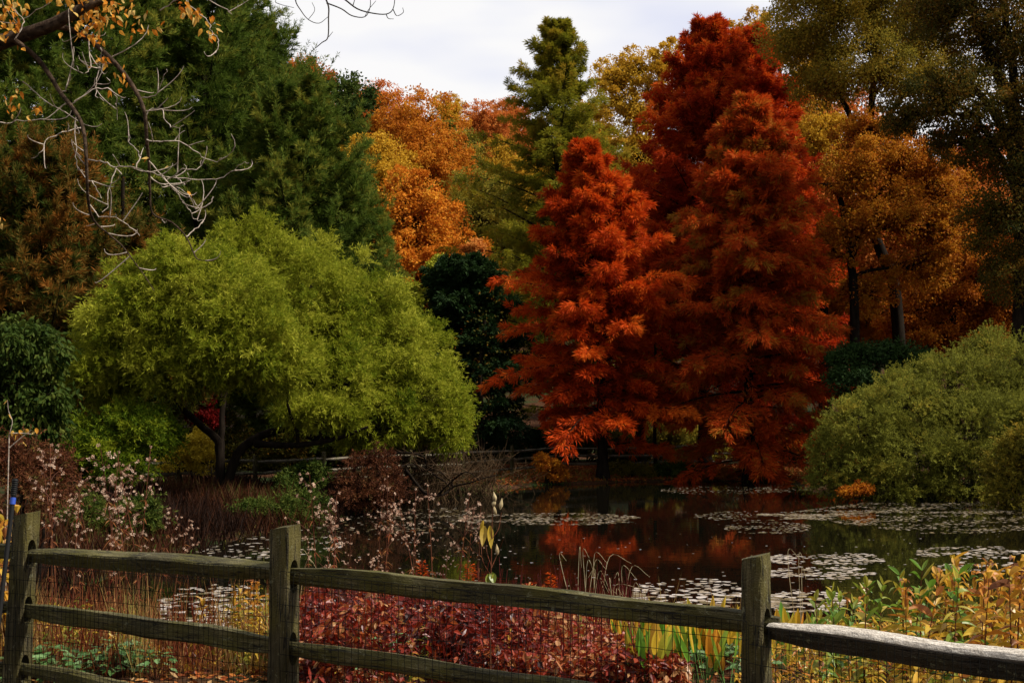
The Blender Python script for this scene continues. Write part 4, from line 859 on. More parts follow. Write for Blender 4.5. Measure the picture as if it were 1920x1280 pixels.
    for (px, py, rx, ry, n) in CL:
        for _ in range(n):
            p = (P(px + rg.normal(0, rx * .6), py + rg.normal(0, ry * .6), Y0 + rg.normal(0, .12)) - O)[None]
            d = np.array([[rg.normal(0, .5), rg.normal(0, .5), rg.uniform(-1.2, .1)]])
            global rng
            blades(ml, p, d, rg.uniform(.026, .045), rg.uniform(.022, .034), rg.uniform(0, 1), nseg=4, droop=.25, roll=1.5, fold=.15, prof=lambda t: np.sin(np.pi * np.clip(t * .97 + .02, 0, 1) ** .62))
    ml.build('foliage', M['overleaf'], r)
overhang()

# ------------------------------------------------------------------ near bank plants
rng = np.random.default_rng(200)
def at(px, Y): x = (px - 960) / F * Y; return np.array((x, Y, g1(x, Y)))
def goldenrod_proto(seed, H):
    rg = np.random.default_rng(seed); global rng; rng = rg
    r = empty('goldenrod', (0, 0, 0), 'p', 'plant')
    lean = rg.normal(0, .10, 2); st = smoothline([(0, 0, -.05), (lean[0] * .3, lean[1] * .3, H * .5), (lean[0], lean[1], H)], 6)
    mb = MB(); tubes(mb, st, np.linspace(.0055, .002, len(st)), 5); mb.build('stem', M['stem'], r, True); heads = []; mb = MB(); tubes(mb, st[len(st) // 2:], np.linspace(.0036, .0022, len(st) - len(st) // 2), 4, 0)
    for i in range(11):
        t = rg.uniform(.66, 1) ** .8; p = st[int(t * (len(st) - 1))]; a = rg.uniform(0, 6.28); L = rg.uniform(.08, .28) * (1.35 - t)
        e = p + np.array((math.cos(a) * L, math.sin(a) * L, L * rg.uniform(.3, .9))); m = (p + e) / 2 + np.array((0, 0, .03)); q = bez(p, m, e, 6)
        tubes(mb, q, np.linspace(.0022, .001, 6), 4, 0)
        for k in range(rg.integers(1, 4)): heads.append(q[rg.integers(2, 6)] + rg.normal(0, .010, 3))
    for k in range(4): heads.append(st[-1 - rg.integers(0, 3)] + rg.normal(0, .012, 3))
    pan = mb
    mb = MB(); n = 46; t = rg.uniform(.08, .85, n); p = st[(t * (len(st) - 1)).astype(int)]; d = np.stack([rg.normal(0, 1, n), rg.normal(0, 1, n), rg.uniform(-.9, .3, n)], 1)
    blades(mb, p, d, rg.uniform(.03, .075, n), .007, rg.uniform(0, .5, n), 3, .4); mb.build('leaves', M['grassdry'], r)
    heads = np.array(heads); K = 16; n = len(heads) * K; mb = pan; dv = sph(n)
    leaves(mb, np.repeat(heads, K, 0) + dv * .003, dv, U(.005, .012, n), .006, np.repeat(rg.uniform(.3, 1, len(heads)), K) + rg.normal(0, .12, n)); mb.build('panicle', M['fluff'], r)
    return r
GP = [(goldenrod_proto(300 + i, h), h) for i, h in enumerate((1.0, 1.2, 1.4, 1.6, 1.15, 1.35))]
rng = np.random.default_rng(201)
def goldenrods(spots, label, group):
    for q, (px, py, Y) in enumerate(spots):
        if q % 3 == 2 or (px > 560 and q % 5 == 1): continue
        b = at(px, Y); top = P(px, py, Y)[2]; h = top - b[2]; k = int(rng.integers(0, len(GP)))
        dup(GP[k][0], b, rng.uniform(0, 6.28), h / GP[k][1] if h > .5 else .5, label, group)
sp = [(105, 835, 13), (118, 850, 13.5), (150, 850, 13), (140, 880, 12.5), (90, 905, 12), (165, 900, 13), (205, 845, 13.6), (230, 840, 14), (245, 850, 13.2), (262, 835, 13.8), (275, 858, 13), (295, 862, 13.6), (215, 870, 13), (250, 905, 12.6), (280, 930, 13), (300, 950, 12.4), (320, 975, 12.6), (265, 955, 12), (235, 960, 12.4), (195, 925, 12), (120, 960, 11.6), (160, 1000, 11.6), (205, 1000, 11.8), (130, 1005, 12.4), (295, 985, 12)]
goldenrods(sp, 'pink fluffy seed head stalk in the clump right of the leftmost post', 'seed head stalks right of the leftmost post')
sp = [(600, 885, 13), (612, 905, 13.2), (590, 920, 12.6), (625, 930, 13), (645, 945, 13.4), (605, 950, 12.4), (665, 970, 13), (580, 990, 12), (625, 985, 12.4), (655, 1000, 12.6), (600, 1010, 11.8), (690, 905, 14), (705, 895, 14.4), (725, 890, 14.2), (740, 910, 14), (715, 925, 13.8), (680, 950, 13.6), (760, 945, 14), (775, 915, 14), (790, 945, 13.6), (765, 960, 13.2), (800, 985, 13), (785, 1000, 13), (735, 1010, 13.2), (720, 1030, 12.8), (700, 1040, 12.6), (755, 1030, 12.6), (830, 1030, 13)]
goldenrods(sp, 'pink fluffy seed head stalk in the clump right of the middle post', 'seed head stalks right of the middle post')
sp = [(855, 930, 14), (865, 925, 14.3), (880, 935, 14), (895, 945, 14.2), (815, 915, 14.4), (822, 940, 14), (812, 975, 13.6), (870, 950, 13.5)]
goldenrods(sp, 'pale seed head stalk in the sparse clump left of the milkweed', 'seed head stalks left of the milkweed')
for p_, _h in GP:
    for c in list(p_.children): bpy.data.objects.remove(c)
    bpy.data.objects.remove(p_)

# lance-leaved plants at the right, behind the pale rail
def lance_proto(seed, H, tb, name='loosestrife'):
    global rng
    rng = rg = np.random.default_rng(seed); r = empty(name, (0, 0, 0), 'p', 'plant')
    l = rg.normal(0, .07, 2); st = smoothline([(0, 0, -.05), (l[0] * .4, l[1] * .4, H * .5), (l[0], l[1], H)], 7)
    mb = MB(); tubes(mb, st, np.linspace(.007, .0025, len(st)), 6); mb.build('stem', M['stem'], r, True)
    n = 15 * 2; t = np.repeat(np.linspace(.12, 1, n // 2), 2); a = np.arange(n) * math.pi + np.repeat(np.arange(n // 2) * 1.35, 2) + rg.normal(0, .25, n)
    p = st[np.clip((t * (len(st) - 1)).astype(int), 0, len(st) - 1)]
    e = .05 + 1.05 * t ** 2 + rg.normal(0, .28, n); d = np.stack([np.cos(a) * np.cos(e), np.sin(a) * np.cos(e), np.sin(e)], 1)
    L = (.25 - .10 * t) * rg.uniform(.7, 1.25, n); mb = MB()
    blades(mb, p, d, L, L * .29, np.clip(tb + .22 * (t - .5) + rng.normal(0, .17, n), 0, 1), 6, rg.uniform(.2, 1.1, n), 1.0, .2); mb.build('leaves', M['loose'], r)
    return r
LP = [(lance_proto(400 + i, h, tb), h) for i, (h, tb) in enumerate(((.9, .12), (.8, .22), (1.0, .45), (1.1, .55), (.9, .62), (1.0, .72), (.8, .5)))]
rng = np.random.default_rng(202)
LPB = {'green': (0, 1), 'gold': (2, 3, 6), 'orange': (3, 4, 5)}
def lances(n, x0, x1, Y0, Y1, topf, keys, label, group):
    for i in range(n):
        px = rng.uniform(x0, x1); Y = rng.uniform(Y0, Y1); b = at(px, Y); h = P(px, topf(px) + rng.uniform(-14, 45), Y)[2] - b[2]
        ks = LPB[keys[rng.integers(0, len(keys))]]; k = ks[rng.integers(0, len(ks))]
        dup(LP[k][0], b, rng.uniform(0, 6.28), max(h, .35) / LP[k][1], label, group)
topf = lambda px: np.interp(px, [1440, 1510, 1580, 1650, 1760, 1830, 1860, 1930, 2050], [1185, 1165, 1095, 1080, 1075, 1060, 1040, 1035, 1030])
lances(16, 1530, 1700, 9.2, 11.2, topf, ['green', 'green', 'gold'], 'green leafed tall plant over the left end of the pale rail', 'green leafy plants behind the pale rail')
lances(22, 1680, 1840, 8.8, 11.0, topf, ['gold', 'gold', 'green', 'orange'], 'yellow lance leaved plant over the middle of the pale rail', 'yellow lance leaved plants behind the pale rail')
lances(24, 1800, 2020, 8.4, 11.0, topf, ['gold', 'orange', 'orange'], 'orange and gold lance leaved plant at the right edge above the pale rail', 'orange lance leaved plants at the right edge')
lances(26, 1460, 1980, 8.2, 9.6, lambda px: 1215, ['gold', 'orange', 'green'], 'short autumn coloured plant under the pale rail', 'short plants under the pale rail')
rng = np.random.default_rng(203)
lances(7, 340, 480, 11.2, 12.2, lambda px: 1110, ['gold'], 'yellow leaved plant under the left rails beside the middle post', 'yellow plants left of the middle post')
lances(3, 430, 500, 11.6, 12.2, lambda px: 1040, ['gold', 'orange'], 'amber leaved plant poking above the rail left of the middle post', 'amber plants left of the middle post')
lances(6, -40, 22, 11.4, 12.2, lambda px: 960, ['orange', 'gold'], 'orange leaved plant at the left edge behind the black pole', 'orange plants behind the black pole')
rng = np.random.default_rng(207)
lances(16, 570, 1180, 10.0, 13.0, lambda px: 1225, ['green', 'gold', 'orange'], 'small weed poking out of the maroon leaves below the middle rails', 'weeds among the maroon ground cover')
for p_, _h in LP:
    for c in list(p_.children): bpy.data.objects.remove(c)
    bpy.data.objects.remove(p_)

# broad upright leaves left of the right post
def reed_proto(seed):
    global rng
    rng = rg = np.random.default_rng(seed); r = empty('pickerelweed', (0, 0, 0), 'p', 'plant'); n = 7
    a = rg.uniform(0, 6.28, n); e = rg.uniform(1.05, 1.5, n); d = np.stack([np.cos(a) * np.cos(e), np.sin(a) * np.cos(e), np.sin(e)], 1)
    p0 = np.stack([np.cos(a) * .03, np.sin(a) * .03, 0 * a], 1); sl = rg.uniform(.12, .30, n); mb = MB()
    q = np.stack([p0, p0 + d * sl[:, None]], 1); tubes(mb, q, np.full((n, 2), .005), 5); mb.build('stem', M['lowgreen'], r)
    mb = MB(); blades(mb, p0 + d * sl[:, None], d, rg.uniform(.2, .32, n), rg.uniform(.05, .08, n), rg.uniform(0, 1, n), 7, .08, 1.5, .15, lambda t: np.sin(np.pi * np.clip(t * .97 + .03, 0, 1) ** .7) ** .8); mb.build('leaves', M['reed'], r)
    return r
RP = [reed_proto(500 + i) for i in range(5)]; rng = np.random.default_rng(204)
for i in range(38):
    px = rng.uniform(1165, 1400); Y = rng.uniform(9.8, 12.6); dup(RP[rng.integers(0, 5)], at(px, Y), rng.uniform(0, 6.28), rng.uniform(.7, 1.0), 'upright broad leaved water plant in the patch left of the right post', 'broad leaved water plants left of the right post')
for i in range(7):
    px = rng.uniform(1450, 1560); Y = rng.uniform(10.2, 12); dup(RP[rng.integers(0, 5)], at(px, Y), rng.uniform(0, 6.28), rng.uniform(.7, 1.1), 'upright broad leaved water plant right of the right post', 'broad leaved water plants right of the right post')
for p_ in RP:
    for c in list(p_.children): bpy.data.objects.remove(c)
    bpy.data.objects.remove(p_)

# milkweed with pods, and clumps of bent dry stalks
def milkweed():
    global rng
    rng = rg = np.random.default_rng(77); Y = 9.6; b = at(921, Y); r = empty('milkweed', b, 'withered milkweed with yellow leaves and pale pods standing above the middle rail', 'plant')
    L = lambda px, py, dy=0: P(px, py, Y + dy) - b
    mb = MB(); main = smoothline([(0, 0, -.05), L(919, 1150), L(921, 1060), L(922, 1000), L(924, 950)], 6); tubes(mb, main, np.linspace(.006, .0025, len(main)), 6)
    for pts in ([(918, 1075), (905, 1050), (902, 1020)], [(921, 1060), (912, 1030), (915, 1000)], [(921, 1065), (932, 1040), (944, 1010)], [(922, 1010), (935, 990), (940, 960)], [(921, 1080), (898, 1090), (890, 1100)]):
        q = smoothline([L(*p, rg.normal(0, .04)) for p in pts], 4); tubes(mb, q, np.linspace(.003, .0014, len(q)), 5)
    mb.build('stem', M['stem'], r, True)
    mb = MB()
    def lf(px, py, dx, dz, l, w, t): blades(mb, L(px, py)[None], np.array([[dx, rg.normal(0, .3), dz]]), l, w, t, 6, .1, .5, .15)
    lf(908, 985, -.1, -1, .13, .05, .42); lf(919, 985, .05, -1, .14, .055, .40); lf(906, 975, -.2, -.9, .09, .03, .5); lf(916, 1075, .1, -1, .09, .05, .2); lf(922, 1072, .2, -.8, .08, .05, .15); lf(925, 1075, -.2, -.9, .08, .04, .25)
    mb.build('leaves', M['loose'], r)
    mb = MB()
    for (px, py, dx, dz, l) in ((929, 940, -.2, 1, .07), (938, 955, .15, 1, .08), (930, 965, -.3, 1, .075), (933, 1040, -.1, 1, .075), (924, 950, .3, .9, .06)):
        d = nrm(np.array((dx, .2, dz))); q = L(px, py) + d * (np.linspace(0, 1, 7)[:, None] * l); tubes(mb, q, np.array([.002, .010, .014, .013, .009, .005, .001]), 7, .5)
    mb.build('pod', M['straw'], r, True)
milkweed()
def stalks(px, Y, top, n, label, seed, wpx=35):
    global rng
    rng = rg = np.random.default_rng(seed); b = at(px, Y); r = empty('dry_grass_clump', b, label, 'grass clump'); mb = MB()
    for i in range(n):
        e = P(px + rg.normal(0, wpx), top + rg.uniform(0, 60), Y + rg.normal(0, .1)) - b; k = e + np.array((rg.normal(.08, .08), 0, -rg.uniform(.02, .18))); q = smoothline([(rg.normal(0, .03), rg.normal(0, .03), -.03), e * .5 + rg.normal(0, .03, 3), e, k], 5)
        tubes(mb, q, np.linspace(.0034, .0014, len(q)), 4)
    mb.build('stalks', M['straw'], r, True)
    mb = MB(); m = n * 3; a = rg.uniform(0, 6.28, m); blades(mb, rg.normal(0, .05, (m, 3)) * np.array((1, 1, 0)), np.stack([np.cos(a) * .4, np.sin(a) * .4, 0 * a + 1], 1), rg.uniform(.3, .7, m), .008, rg.uniform(.4, 1, m), 5, rg.uniform(.2, .7, m)); mb.build('leaves', M['grassdry'], r)
stalks(1095, 13, 1025, 9, 'bent straw coloured stalks above the rail near its middle', 81)
stalks(1165, 13.2, 1055, 10, 'tangle of pale dry stems right of the bent stalks', 82, 25)
stalks(1495, 13, 1030, 3, 'three thin upright reeds right of the right post', 83, 12)
stalks(560, 12.5, 1010, 6, 'dry pale stems close against the right of the middle post', 84, 20)
def sprig(px, Y, top, label, seed):
    global rng
    rng = rg = np.random.default_rng(seed); b = at(px, Y); r = empty('orange_seedling', b, label, 'seedling'); h = P(px, top, Y)[2] - b[2]; mb = MB()
    st = smoothline([(0, 0, -.03), (.02, 0, h * .5), (.01, .01, h)], 6); tubes(mb, st, np.linspace(.005, .0015, len(st)), 5); mb.build('stem', M['stem'], r, True)
    m = 420; t = rg.uniform(.45, 1, m); a = rg.uniform(0, 6.28, m); rad = rg.uniform(0, .20, m) * (1.15 - t); p = st[(t * (len(st) - 1)).astype(int)] + np.stack([np.cos(a) * rad, np.sin(a) * rad, rg.normal(0, .03, m)], 1)
    mb = MB(); leaves(mb, p, np.stack([np.cos(a), np.sin(a), 0 * a + .1], 1), U(.02, .05, m), .012, U(0, 1, m)); mb.build('foliage', M['cyp_red'], r)
sprig(1030, 15.5, 1065, 'feathery orange seedling poking up behind the middle rail', 91)
sprig(992, 15.5, 1088, 'smaller orange seedling left of the feathery one behind the middle rail', 92)
sprig(790, 14.5, 1045, 'rusty seedling among the seed heads right of the middle post', 93)
sprig(880, 14.6, 1050, 'rusty seedling left of the milkweed behind the rail', 94)
def pale_sapling():
    global rng
    rng = rg = np.random.default_rng(17); b = at(16, 12.5); r = empty('bare_sapling', b, 'thin pale sapling with a few peach coloured leaves above the black pole', 'sapling'); L = lambda px, py: P(px, py, 12.5) - b
    mb = MB()
    for pts in ([None, (16, 860), (18, 815), (23, 790), (16, 770), (14, 750)], [(17, 840), (40, 820), (60, 805)], [(18, 812), (45, 812), (70, 815)]):
        q = smoothline([np.array((0, 0, -.05)) if p is None else L(*p) for p in pts], 5); tubes(mb, q, np.linspace(.006, .002, len(q)), 5)
    mb.build('stem', M['twig'], r, True); mb = MB()
    for (px, py) in ((16, 776), (14, 750), (24, 807), (33, 812), (36, 806), (48, 804), (68, 802), (67, 808), (43, 828), (30, 815)):
        blades(mb, L(px, py)[None], np.array([[rg.normal(0, .5), rg.normal(0, .5), -.8]]), .045, .035, rg.uniform(.4, 1), 4, .2, 1.2)
    mb.build('leaves', M['overleaf'], r)
pale_sapling()

# low green clumps bottom left
def clump_proto(seed):
    global rng
    rng = rg = np.random.default_rng(seed); r = empty('low_green_plant', (0, 0, 0), 'p', 'plant'); n = 30; a = rg.uniform(0, 6.28, n); rad = rg.uniform(.02, .20, n); h = rg.uniform(.08, .26, n) * (1.2 - rad * 2)
    p = np.stack([np.cos(a) * rad, np.sin(a) * rad, h], 1); mb = MB(); q = np.stack([p * np.array((.2, .2, 0)), p], 1); tubes(mb, q, np.full((n, 2), .0022), 4); mb.build('stem', M['stem'], r)
    mb = MB(); blades(mb, p, np.stack([np.cos(a), np.sin(a), rg.uniform(-.2, .4, n)], 1), rg.uniform(.07, .13, n), rg.uniform(.045, .075, n), rg.uniform(0, 1, n), 5, .3, .5, .1, lambda t: np.sin(np.pi * np.clip(t * .97 + .02, 0, 1) ** .65)); mb.build('leaves', M['lowgreen'], r)
    return r
CPR = [clump_proto(600 + i) for i in range(4)]; rng = np.random.default_rng(206)
for (x0, x1, Y0, Y1, n, lab, grp) in ((20, 310, 10.8, 12.2, 30, 'low green broad leaved plant at the foot of the left fence', 'low green plants under the left fence'), (590, 800, 10.6, 12.2, 10, 'low green plant below the second rail right of the middle post', 'low green plants right of the middle post'), (1230, 1420, 10.2, 12.0, 14, 'bright green low plant at the foot of the broad leaved water plants', 'low green plants left of the right post')):
    for i in range(n): dup(CPR[rng.integers(0, 4)], at(rng.uniform(x0, x1), rng.uniform(Y0, Y1)), rng.uniform(0, 6.28), rng.uniform(.6, 1.05), lab, grp)
for p_ in CPR:
    for c in list(p_.children): bpy.data.objects.remove(c)
    bpy.data.objects.remove(p_)

# ground cover, grass, litter: what nobody could count
def scatter(n, x0, x1, Y0, Y1, keep=None):
    Y = U(Y0, Y1, n); px = U(x0, x1, n); x = (px - 960) / F * Y; m = sdist(x, Y) > .15
    if keep is not None: m &= keep(px, Y)
    x, Y, px = x[m], Y[m], px[m]; return np.stack([x, Y, G(x, Y)], 1), px
rng = np.random.default_rng(300)
mb = MB(); p, px = scatter(96000, 520, 1290, 9.8, 18.2, lambda px, Y: np.sin(px * .021 + 2.2 * np.sin(Y * 1.3)) + np.sin(Y * 3.1 + px * .013) + rng.normal(0, .5, len(px)) > -.55 - .3 * (Y > 13))
hm = .72 * (.55 + .45 * np.sin(p[:, 0] * 3.1 + 1) * np.sin(p[:, 1] * 2.3)) + .15; hm *= np.interp(px, [520, 600, 1000, 1150, 1260], [.5, .9, .8, .5, .25])
p[:, 2] += U(0, 1, len(p)) ** .7 * hm; n = len(p)
cl = np.sin(p[:, 0] * 5 + np.sin(p[:, 1] * 4)) * .12
d = sph(n); d[:, 2] = d[:, 2] * .5 - .15; blades(mb, p, d, U(.035, .085, n), U(.022, .048, n), np.clip(.36 + cl + .38 * sst(860, 1120, px) + .12 * np.sin(p[:, 0] * 1.7 + p[:, 1]) + rng.normal(0, .25, n), 0, 1), 2, .35, 1.5)
p, px = scatter(900, 540, 1200, 10, 17.5); n = len(p); a = U(0, 6.28, n); hh_ = U(.35, .85, n); q = p + np.stack([np.cos(a) * .12, np.sin(a) * .12, hh_], 1)
tubes(mb, np.stack([p, (p + q) / 2 + rng.normal(0, .02, (n, 3)), q], 1), np.array([[.0035, .003, .0015]] * n), 4, .25)
stuff(mb.build('red_ground_cover', M['groundred']), 'thick mass of maroon leaves behind the rails right of the middle post', 'ground cover')
mb = MB(); p, px = scatter(6500, -60, 560, 11.0, 17.5, lambda px, Y: ~((px > 290) & (Y > 12.4))); n = len(p); a = U(0, 6.28, n)
blades(mb, p, np.stack([np.cos(a) * .22, np.sin(a) * .22, np.ones(n)], 1), U(.35, 1.05, n), U(.005, .010, n), np.clip(.35 + .3 * np.sin(px * .03) + rng.normal(0, .22, n), 0, 1), 4, U(.05, .5, n), 1.5)
p, px = scatter(900, 1400, 2000, 10.5, 17.5); n = len(p); a = U(0, 6.28, n)
blades(mb, p, np.stack([np.cos(a) * .22, np.sin(a) * .22, np.ones(n)], 1), U(.2, .6, n), U(.005, .009, n), U(.2, 1, n), 4, U(.05, .5, n), 1.5)
p, px = scatter(1500, 520, 1400, 11, 17.8); n = len(p); a = U(0, 6.28, n)
blades(mb, p, np.stack([np.cos(a) * .25, np.sin(a) * .25, np.ones(n)], 1), U(.3, .9, n), U(.004, .008, n), U(0, .8, n), 4, U(.05, .6, n), 1.5)
stuff(mb.build('dry_grass', M['grassdry']), 'red and straw coloured tall dry grass behind the near fence', 'grass')
mb = MB(); p, px = scatter(13000, -60, 600, 11.3, 16.5, lambda px, Y: ~((px > 275) & (Y > 12.6)) & (rng.random(len(px)) < .35 + .65 * (np.sin(px * .03 + Y * 2) > .1))); p[:, 2] += U(0, .6, len(p)) * (.3 + .7 * np.sin(p[:, 0] * 2 + p[:, 1]) ** 2); n = len(p); d = sph(n); blades(mb, p, d, U(.04, .09, n), U(.014, .03, n), np.clip(.55 + .3 * np.sin(px * .02 + 1) + .2 * np.sin(p[:, 0] * 9) + rng.normal(0, .25, n), 0, 1), 2, .2, 1.4)
p, px = scatter(14000, 1380, 2600, 8.0, 17.5); p[:, 2] += U(0, .30, len(p)); n = len(p); d = sph(n); blades(mb, p, d, U(.04, .09, n), U(.014, .03, n), np.clip(.66 + rng.normal(0, .2, n), 0, 1), 2, .2, 1.4)
stuff(mb.build('mixed_undergrowth', M['loose']), 'tangled yellow and brown undergrowth at both ends of the near bank', 'undergrowth')
mb = MB(); p, px = scatter(16000, -200, 2100, 6.5, 18); n = len(p); d = sph(n); d[:, 2] *= .25; p[:, 2] += .015
blades(mb, p, d, U(.05, .10, n), U(.03, .06, n), U(0, 1, n), 2, .1, .5)
p, px = scatter(26000, 850, 1560, 56, 72); n = len(p); d = sph(n); d[:, 2] *= .3; p[:, 2] += .03; leaves(mb, p, d, U(.10, .2, n), U(.06, .12, n), np.clip(.3 + rng.normal(0, .18, n), 0, 1))
stuff(mb.build('leaf_litter', M['litter']), 'fallen brown and red leaves on the banks', 'leaf litter')
mb = MB(); x = U(-18, -1.5, 80000); Y = U(20, 52, 80000); sd = sdist(x, Y); m = (sd > -.45) & (sd < 7 + 3 * np.sin(x)); x, Y = x[m], Y[m]; p = np.stack([x, Y, G(x, Y)], 1); n = len(p); a = U(0, 6.28, n)
hh = (.65 + .35 * np.sin(x * 1.1) * np.sin(Y * .9 + 1)); blades(mb, p, np.stack([np.cos(a) * .3, np.sin(a) * .3, np.ones(n)], 1), (.35 + .9 * hh) * U(.5, 1.1, n), U(.015, .03, n), np.clip(.35 + .35 * np.sin(x * .8 + Y * .5) + rng.normal(0, .2, n), 0, 1), 3, U(.1, .6, n), 1.5)
stuff(mb.build('dark_reeds', M['brushdark']), 'dark reddish brown reeds along the left bank below the willow', 'reeds')
mb = MB(); x = U(-16, 20, 60000); Y = U(20, 70, 60000); sd = sdist(x, Y); m = (sd > -.35) & (sd < 6) & ((Y > 30 + 6 * (x < -3)) | (rng.random(len(x)) < .5)); m &= ~((x > 4) & (x < 12) & (Y < 60.5) & (rng.random(len(x)) < .6)); x, Y = x[m], Y[m]; p = np.stack([x, Y, G(x, Y)], 1); n = len(p); a = U(0, 6.28, n)
blades(mb, p, np.stack([np.cos(a) * .4, np.sin(a) * .4, np.ones(n)], 1), U(.12, .38, n), U(.014, .028, n), np.clip(.4 + .3 * np.sin(x * .5 + Y * .3) + rng.normal(0, .18, n), 0, 1), 2, U(.2, .8, n), 1.5)
stuff(mb.build('bank_grass', M['grassgreen']), 'short green and tan grass along the far water edge', 'grass')

# bare fallen branches over the water, twiggy brush
bush('green_shrub', 500, 37, 'low green weeds at the waterline below the willow trunk', [(480, 965, 37, 40, 20, .7), (530, 955, 37, 40, 24, .7), (575, 945, 38, 30, 20, .6)], 'green', 14000, (.11, .03), 67, strand=True, tshift=.1)
bush('green_shrub', 240, 30, 'dull green weeds behind the seed heads at the left', [(200, 985, 30, 40, 24, .6), (260, 965, 30, 40, 30, .6), (150, 960, 30, 36, 26, .6)], 'green', 12000, (.10, .03), 68, strand=True, tshift=.15)
def fallen():
    global rng
    rng = rg = np.random.default_rng(8); Y = 44; b = at(770, Y); b[2] = .05
    r = empty('fallen_branch', b, 'bare dark fallen branch arching out over the water left of the grassy bank', 'branch'); L = lambda px, py, dy=0: P(px, py, Y + dy) - b; mb = MB(); mt = MB()
    for pts, a, e in (([(700, 880), (735, 850), (790, 853), (800, 875)], .05, .02), ([(760, 880), (780, 905), (800, 925), (830, 927), (850, 912), (880, 905), (910, 895), (935, 890)], .055, .015), ([(690, 900), (740, 878), (780, 872), (830, 900), (845, 915)], .045, .02), ([(820, 928), (870, 885), (900, 900)], .03, .012), ([(850, 912), (838, 895), (815, 880), (790, 885)], .025, .01)):
        q = smoothline([L(*p, rg.normal(0, .3)) for p in pts], 5); tubes(mb, q, np.linspace(a, e, len(q)), 6)
        for i in range(16):
            s = q[rg.integers(2, len(q))]; d = np.array((rg.normal(0, 1), rg.normal(0, .6), rg.uniform(-.1, .9))); l = rg.uniform(.25, .9); tubes(mt, bez(s, s + nrm(d) * l * .6, s + nrm(d) * l + np.array((0, 0, rg.normal(0, .12))), 5), np.linspace(.014, .005, 5), 4)
    mb.build('limb', M['bark'], r, True); mt.build('twigs', M['barkbrown'], r, True)
    for (px, Y, x, top, lab) in ((900, 52, 60, 835, 'pale leafless brush in front of the far fence'), (800, 47, 55, 800, 'bare tan brush under the right end of the willow')):
        b = at(px, Y); r = empty('bare_brush', b, lab, 'shrub'); mb = MB()
        for i in range(90):
            s = np.array((rg.normal(0, .5), rg.normal(0, .4), -.05)); e = P(px + rg.normal(0, x), top + rg.uniform(0, 50), Y + rg.normal(0, .5)) - b; q = bez(s, (s + e) / 2 + rg.normal(0, .2, 3), e, 7); tubes(mb, q, np.linspace(.014, .006, 7), 4)
            for k in range(3): t = q[rg.integers(2, 6)]; tubes(mb, bez(t, t + rg.normal(0, .2, 3), t + rg.normal(0, .35, 3) + np.array((0, 0, .15)), 4), np.linspace(.009, .005, 4), 4)
        mb.build('twigs', M['barkgrey'], r, True)
fallen()

# ------------------------------------------------------------------ lily pads and floating leaves
rng = np.random.default_rng(400)
def pad_verts(x, y, rad, tilt, rot, k=10):
    n = len(x); th = np.linspace(.18, 2 * np.pi - .18, k)
    rr = rad[:, None] * (1 + .06 * np.sin(3 * th[None] + rot[:, None]))
    lx = rr * np.cos(th)[None]; ly = rr * np.sin(th)[None]; c, s = np.cos(rot)[:, None], np.sin(rot)[:, None]
    X = x[:, None] + c * lx - s * ly; Yv = y[:, None] + s * lx + c * ly
    Z = .008 + rad[:, None] * (.10 * tilt[:, :1] * np.cos(th)[None] + .10 * tilt[:, 1:] * np.sin(th)[None] + .012 * np.sin(2 * th + 1)[None]); Z = np.maximum(Z, .004)
    return np.stack([X, Yv, Z], -1)
ZONES = [(1190, 1400, 1085, 1142, 260), (1060, 1400, 1140, 1200, 170), (1440, 1580, 1105, 1150, 170), (860, 1200, 962, 984, 900), (1420, 1930, 934, 962, 4500), (1470, 1930, 955, 1000, 3800), (1300, 1520, 958, 976, 240), (1360, 1520, 978, 1000, 220), (1440, 1660, 1036, 1060, 260), (1440, 1640, 1062, 1086, 200),
         (1720, 1930, 1024, 1048, 200), (1760, 1930, 1052, 1075, 110), (300, 520, 1095, 1190, 330), (690, 880, 950, 972, 150), (620, 900, 985, 1000, 90), (350, 520, 1035, 1050, 80), (1240, 1460, 912, 926, 200), (780, 1920, 930, 1120, 260), (560, 1000, 1000, 1110, 60), (1430, 1640, 905, 925, 240), (330, 640, 990, 1042, 260), (560, 860, 960, 1000, 160)]
PX = []; SZ = []
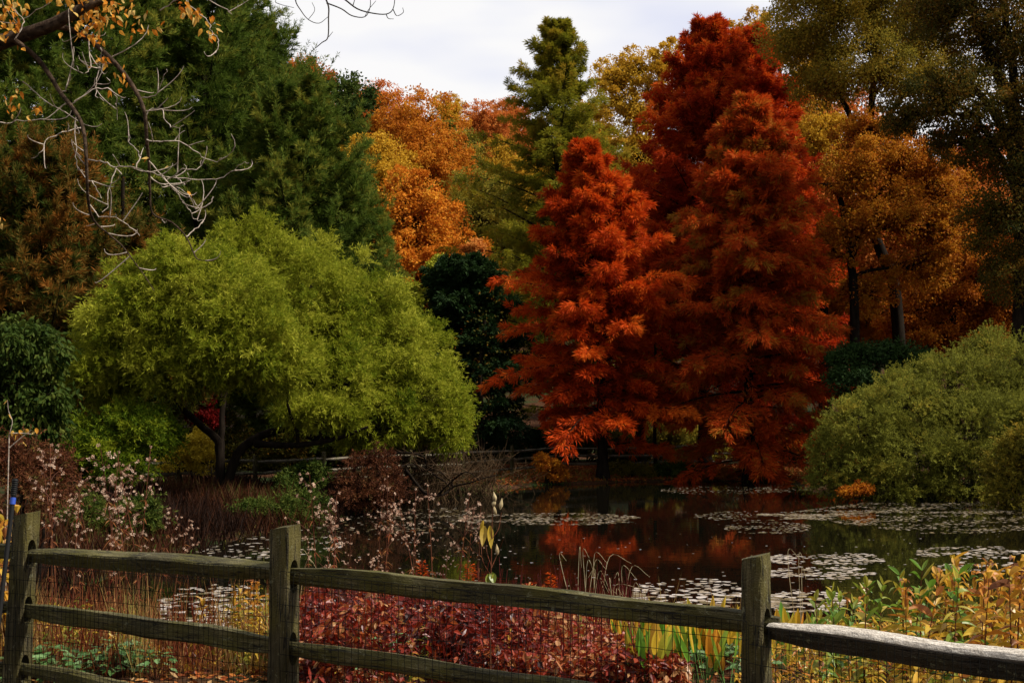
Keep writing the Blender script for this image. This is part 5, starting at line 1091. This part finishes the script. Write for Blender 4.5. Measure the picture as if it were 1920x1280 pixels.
for (x0, x1, y0, y1, n) in ZONES:
    m = int(n * (1.7 if 100 < n < 2000 and x0 != 780 else 1.0)); px = U(x0, x1, m); py = U(y0, y1, m)
    if x1 == 1930 and n > 2000:   # the big drift that tapers out to the left and runs on past the view
        px = U(x0, 2150, m); w = np.clip((px - x0) / 260, .15, 1); py = 968 + (py - 968) * w
        keep = np.sin(px * .03 + py * .35) + .8 * np.sin(py * .8 - px * .011) + rng.normal(0, .6, m) > -.2; px, py = px[keep], py[keep]
    elif n not in (260.5, 60) and not (x0 == 780):   # patches break up into drifts with ragged ends
        e = (px - (x0 + x1) / 2) / (x1 - x0) * 2; py = (y0 + y1) / 2 + (py - (y0 + y1) / 2) * np.sqrt(np.clip(1.1 - e ** 2, .05, 1))
        keep = np.sin(px * .045 + y0) + np.sin(py * .55 + px * .012) + rng.normal(0, .7, m) > -.55; px, py = px[keep], py[keep]
    PX.append(np.stack([px, py], 1)); SZ.append(np.full(len(px), .5 if n == 60 or x0 == 780 else 1.0))
PX = np.concatenate(PX); SZ = np.concatenate(SZ); Yw = CAMZ * F / (PX[:, 1] - 770); Yw = np.array([onz(a, b)[1] for a, b in PX]); Xw = np.array([onz(a, b)[0] for a, b in PX])
ok = sdist(Xw, Yw) < -.1; Xw, Yw, SZ = Xw[ok], Yw[ok], SZ[ok]; n = len(Xw); rad = SZ * U(.035, .105, n) * np.where(Yw > 34, .55, np.where(Yw < 23.5, .95, .65)); tilt = rng.normal(0, .16, (n, 2)); rot = U(0, 6.28, n); tn = np.where(Yw > 34, U(0, .8, n), U(.5, 1, n))
order = np.argsort(-(rad / Yw))
K = 10
def pad_quads(n): b = np.arange(n)[:, None] * K; return np.concatenate([b + np.array([[0, 1, 2, 3]]), b + np.array([[0, 3, 4, 5]]), b + np.array([[0, 5, 6, 7]]), b + np.array([[0, 7, 8, 9]])], 0)
PM = []
for i in range(8):
    mb = MB(); v = pad_verts(np.zeros(1), np.zeros(1), np.ones(1), rng.normal(0, .3, (1, 2)), U(0, 6, 1), K); v[..., 2] = np.maximum((v[..., 2] - .008), -.02) ; mb.add(v, pad_quads(1), i / 7); PM.append(mb.mesh('lily_pad', M['pad']))
for i in order[:300]:
    o = bpy.data.objects.new('lily_pad', PM[rng.integers(0, 8)]); COL.objects.link(o); o.location = (Xw[i], Yw[i], .012); o.scale = (rad[i], rad[i], rad[i]); o.rotation_euler = (0, 0, rot[i])
    zone = 'near the right post' if Yw[i] < 23.5 and Xw[i] > 0 else ('beside the near left bank' if Xw[i] < 0 else 'out on the open water')
    tag(o, 'pale round lily pad floating flat ' + zone, 'lily pad', 'lily pads ' + zone)
rest = order[300:]; mb = MB(); mb.add(pad_verts(Xw[rest], Yw[rest], rad[rest], tilt[rest], rot[rest], K), pad_quads(len(rest)), np.repeat(tn[rest], K))
stuff(mb.build('floating_leaves', M['pad']), 'drifts of small pale pads and leaves floating over the pond', 'floating leaves')
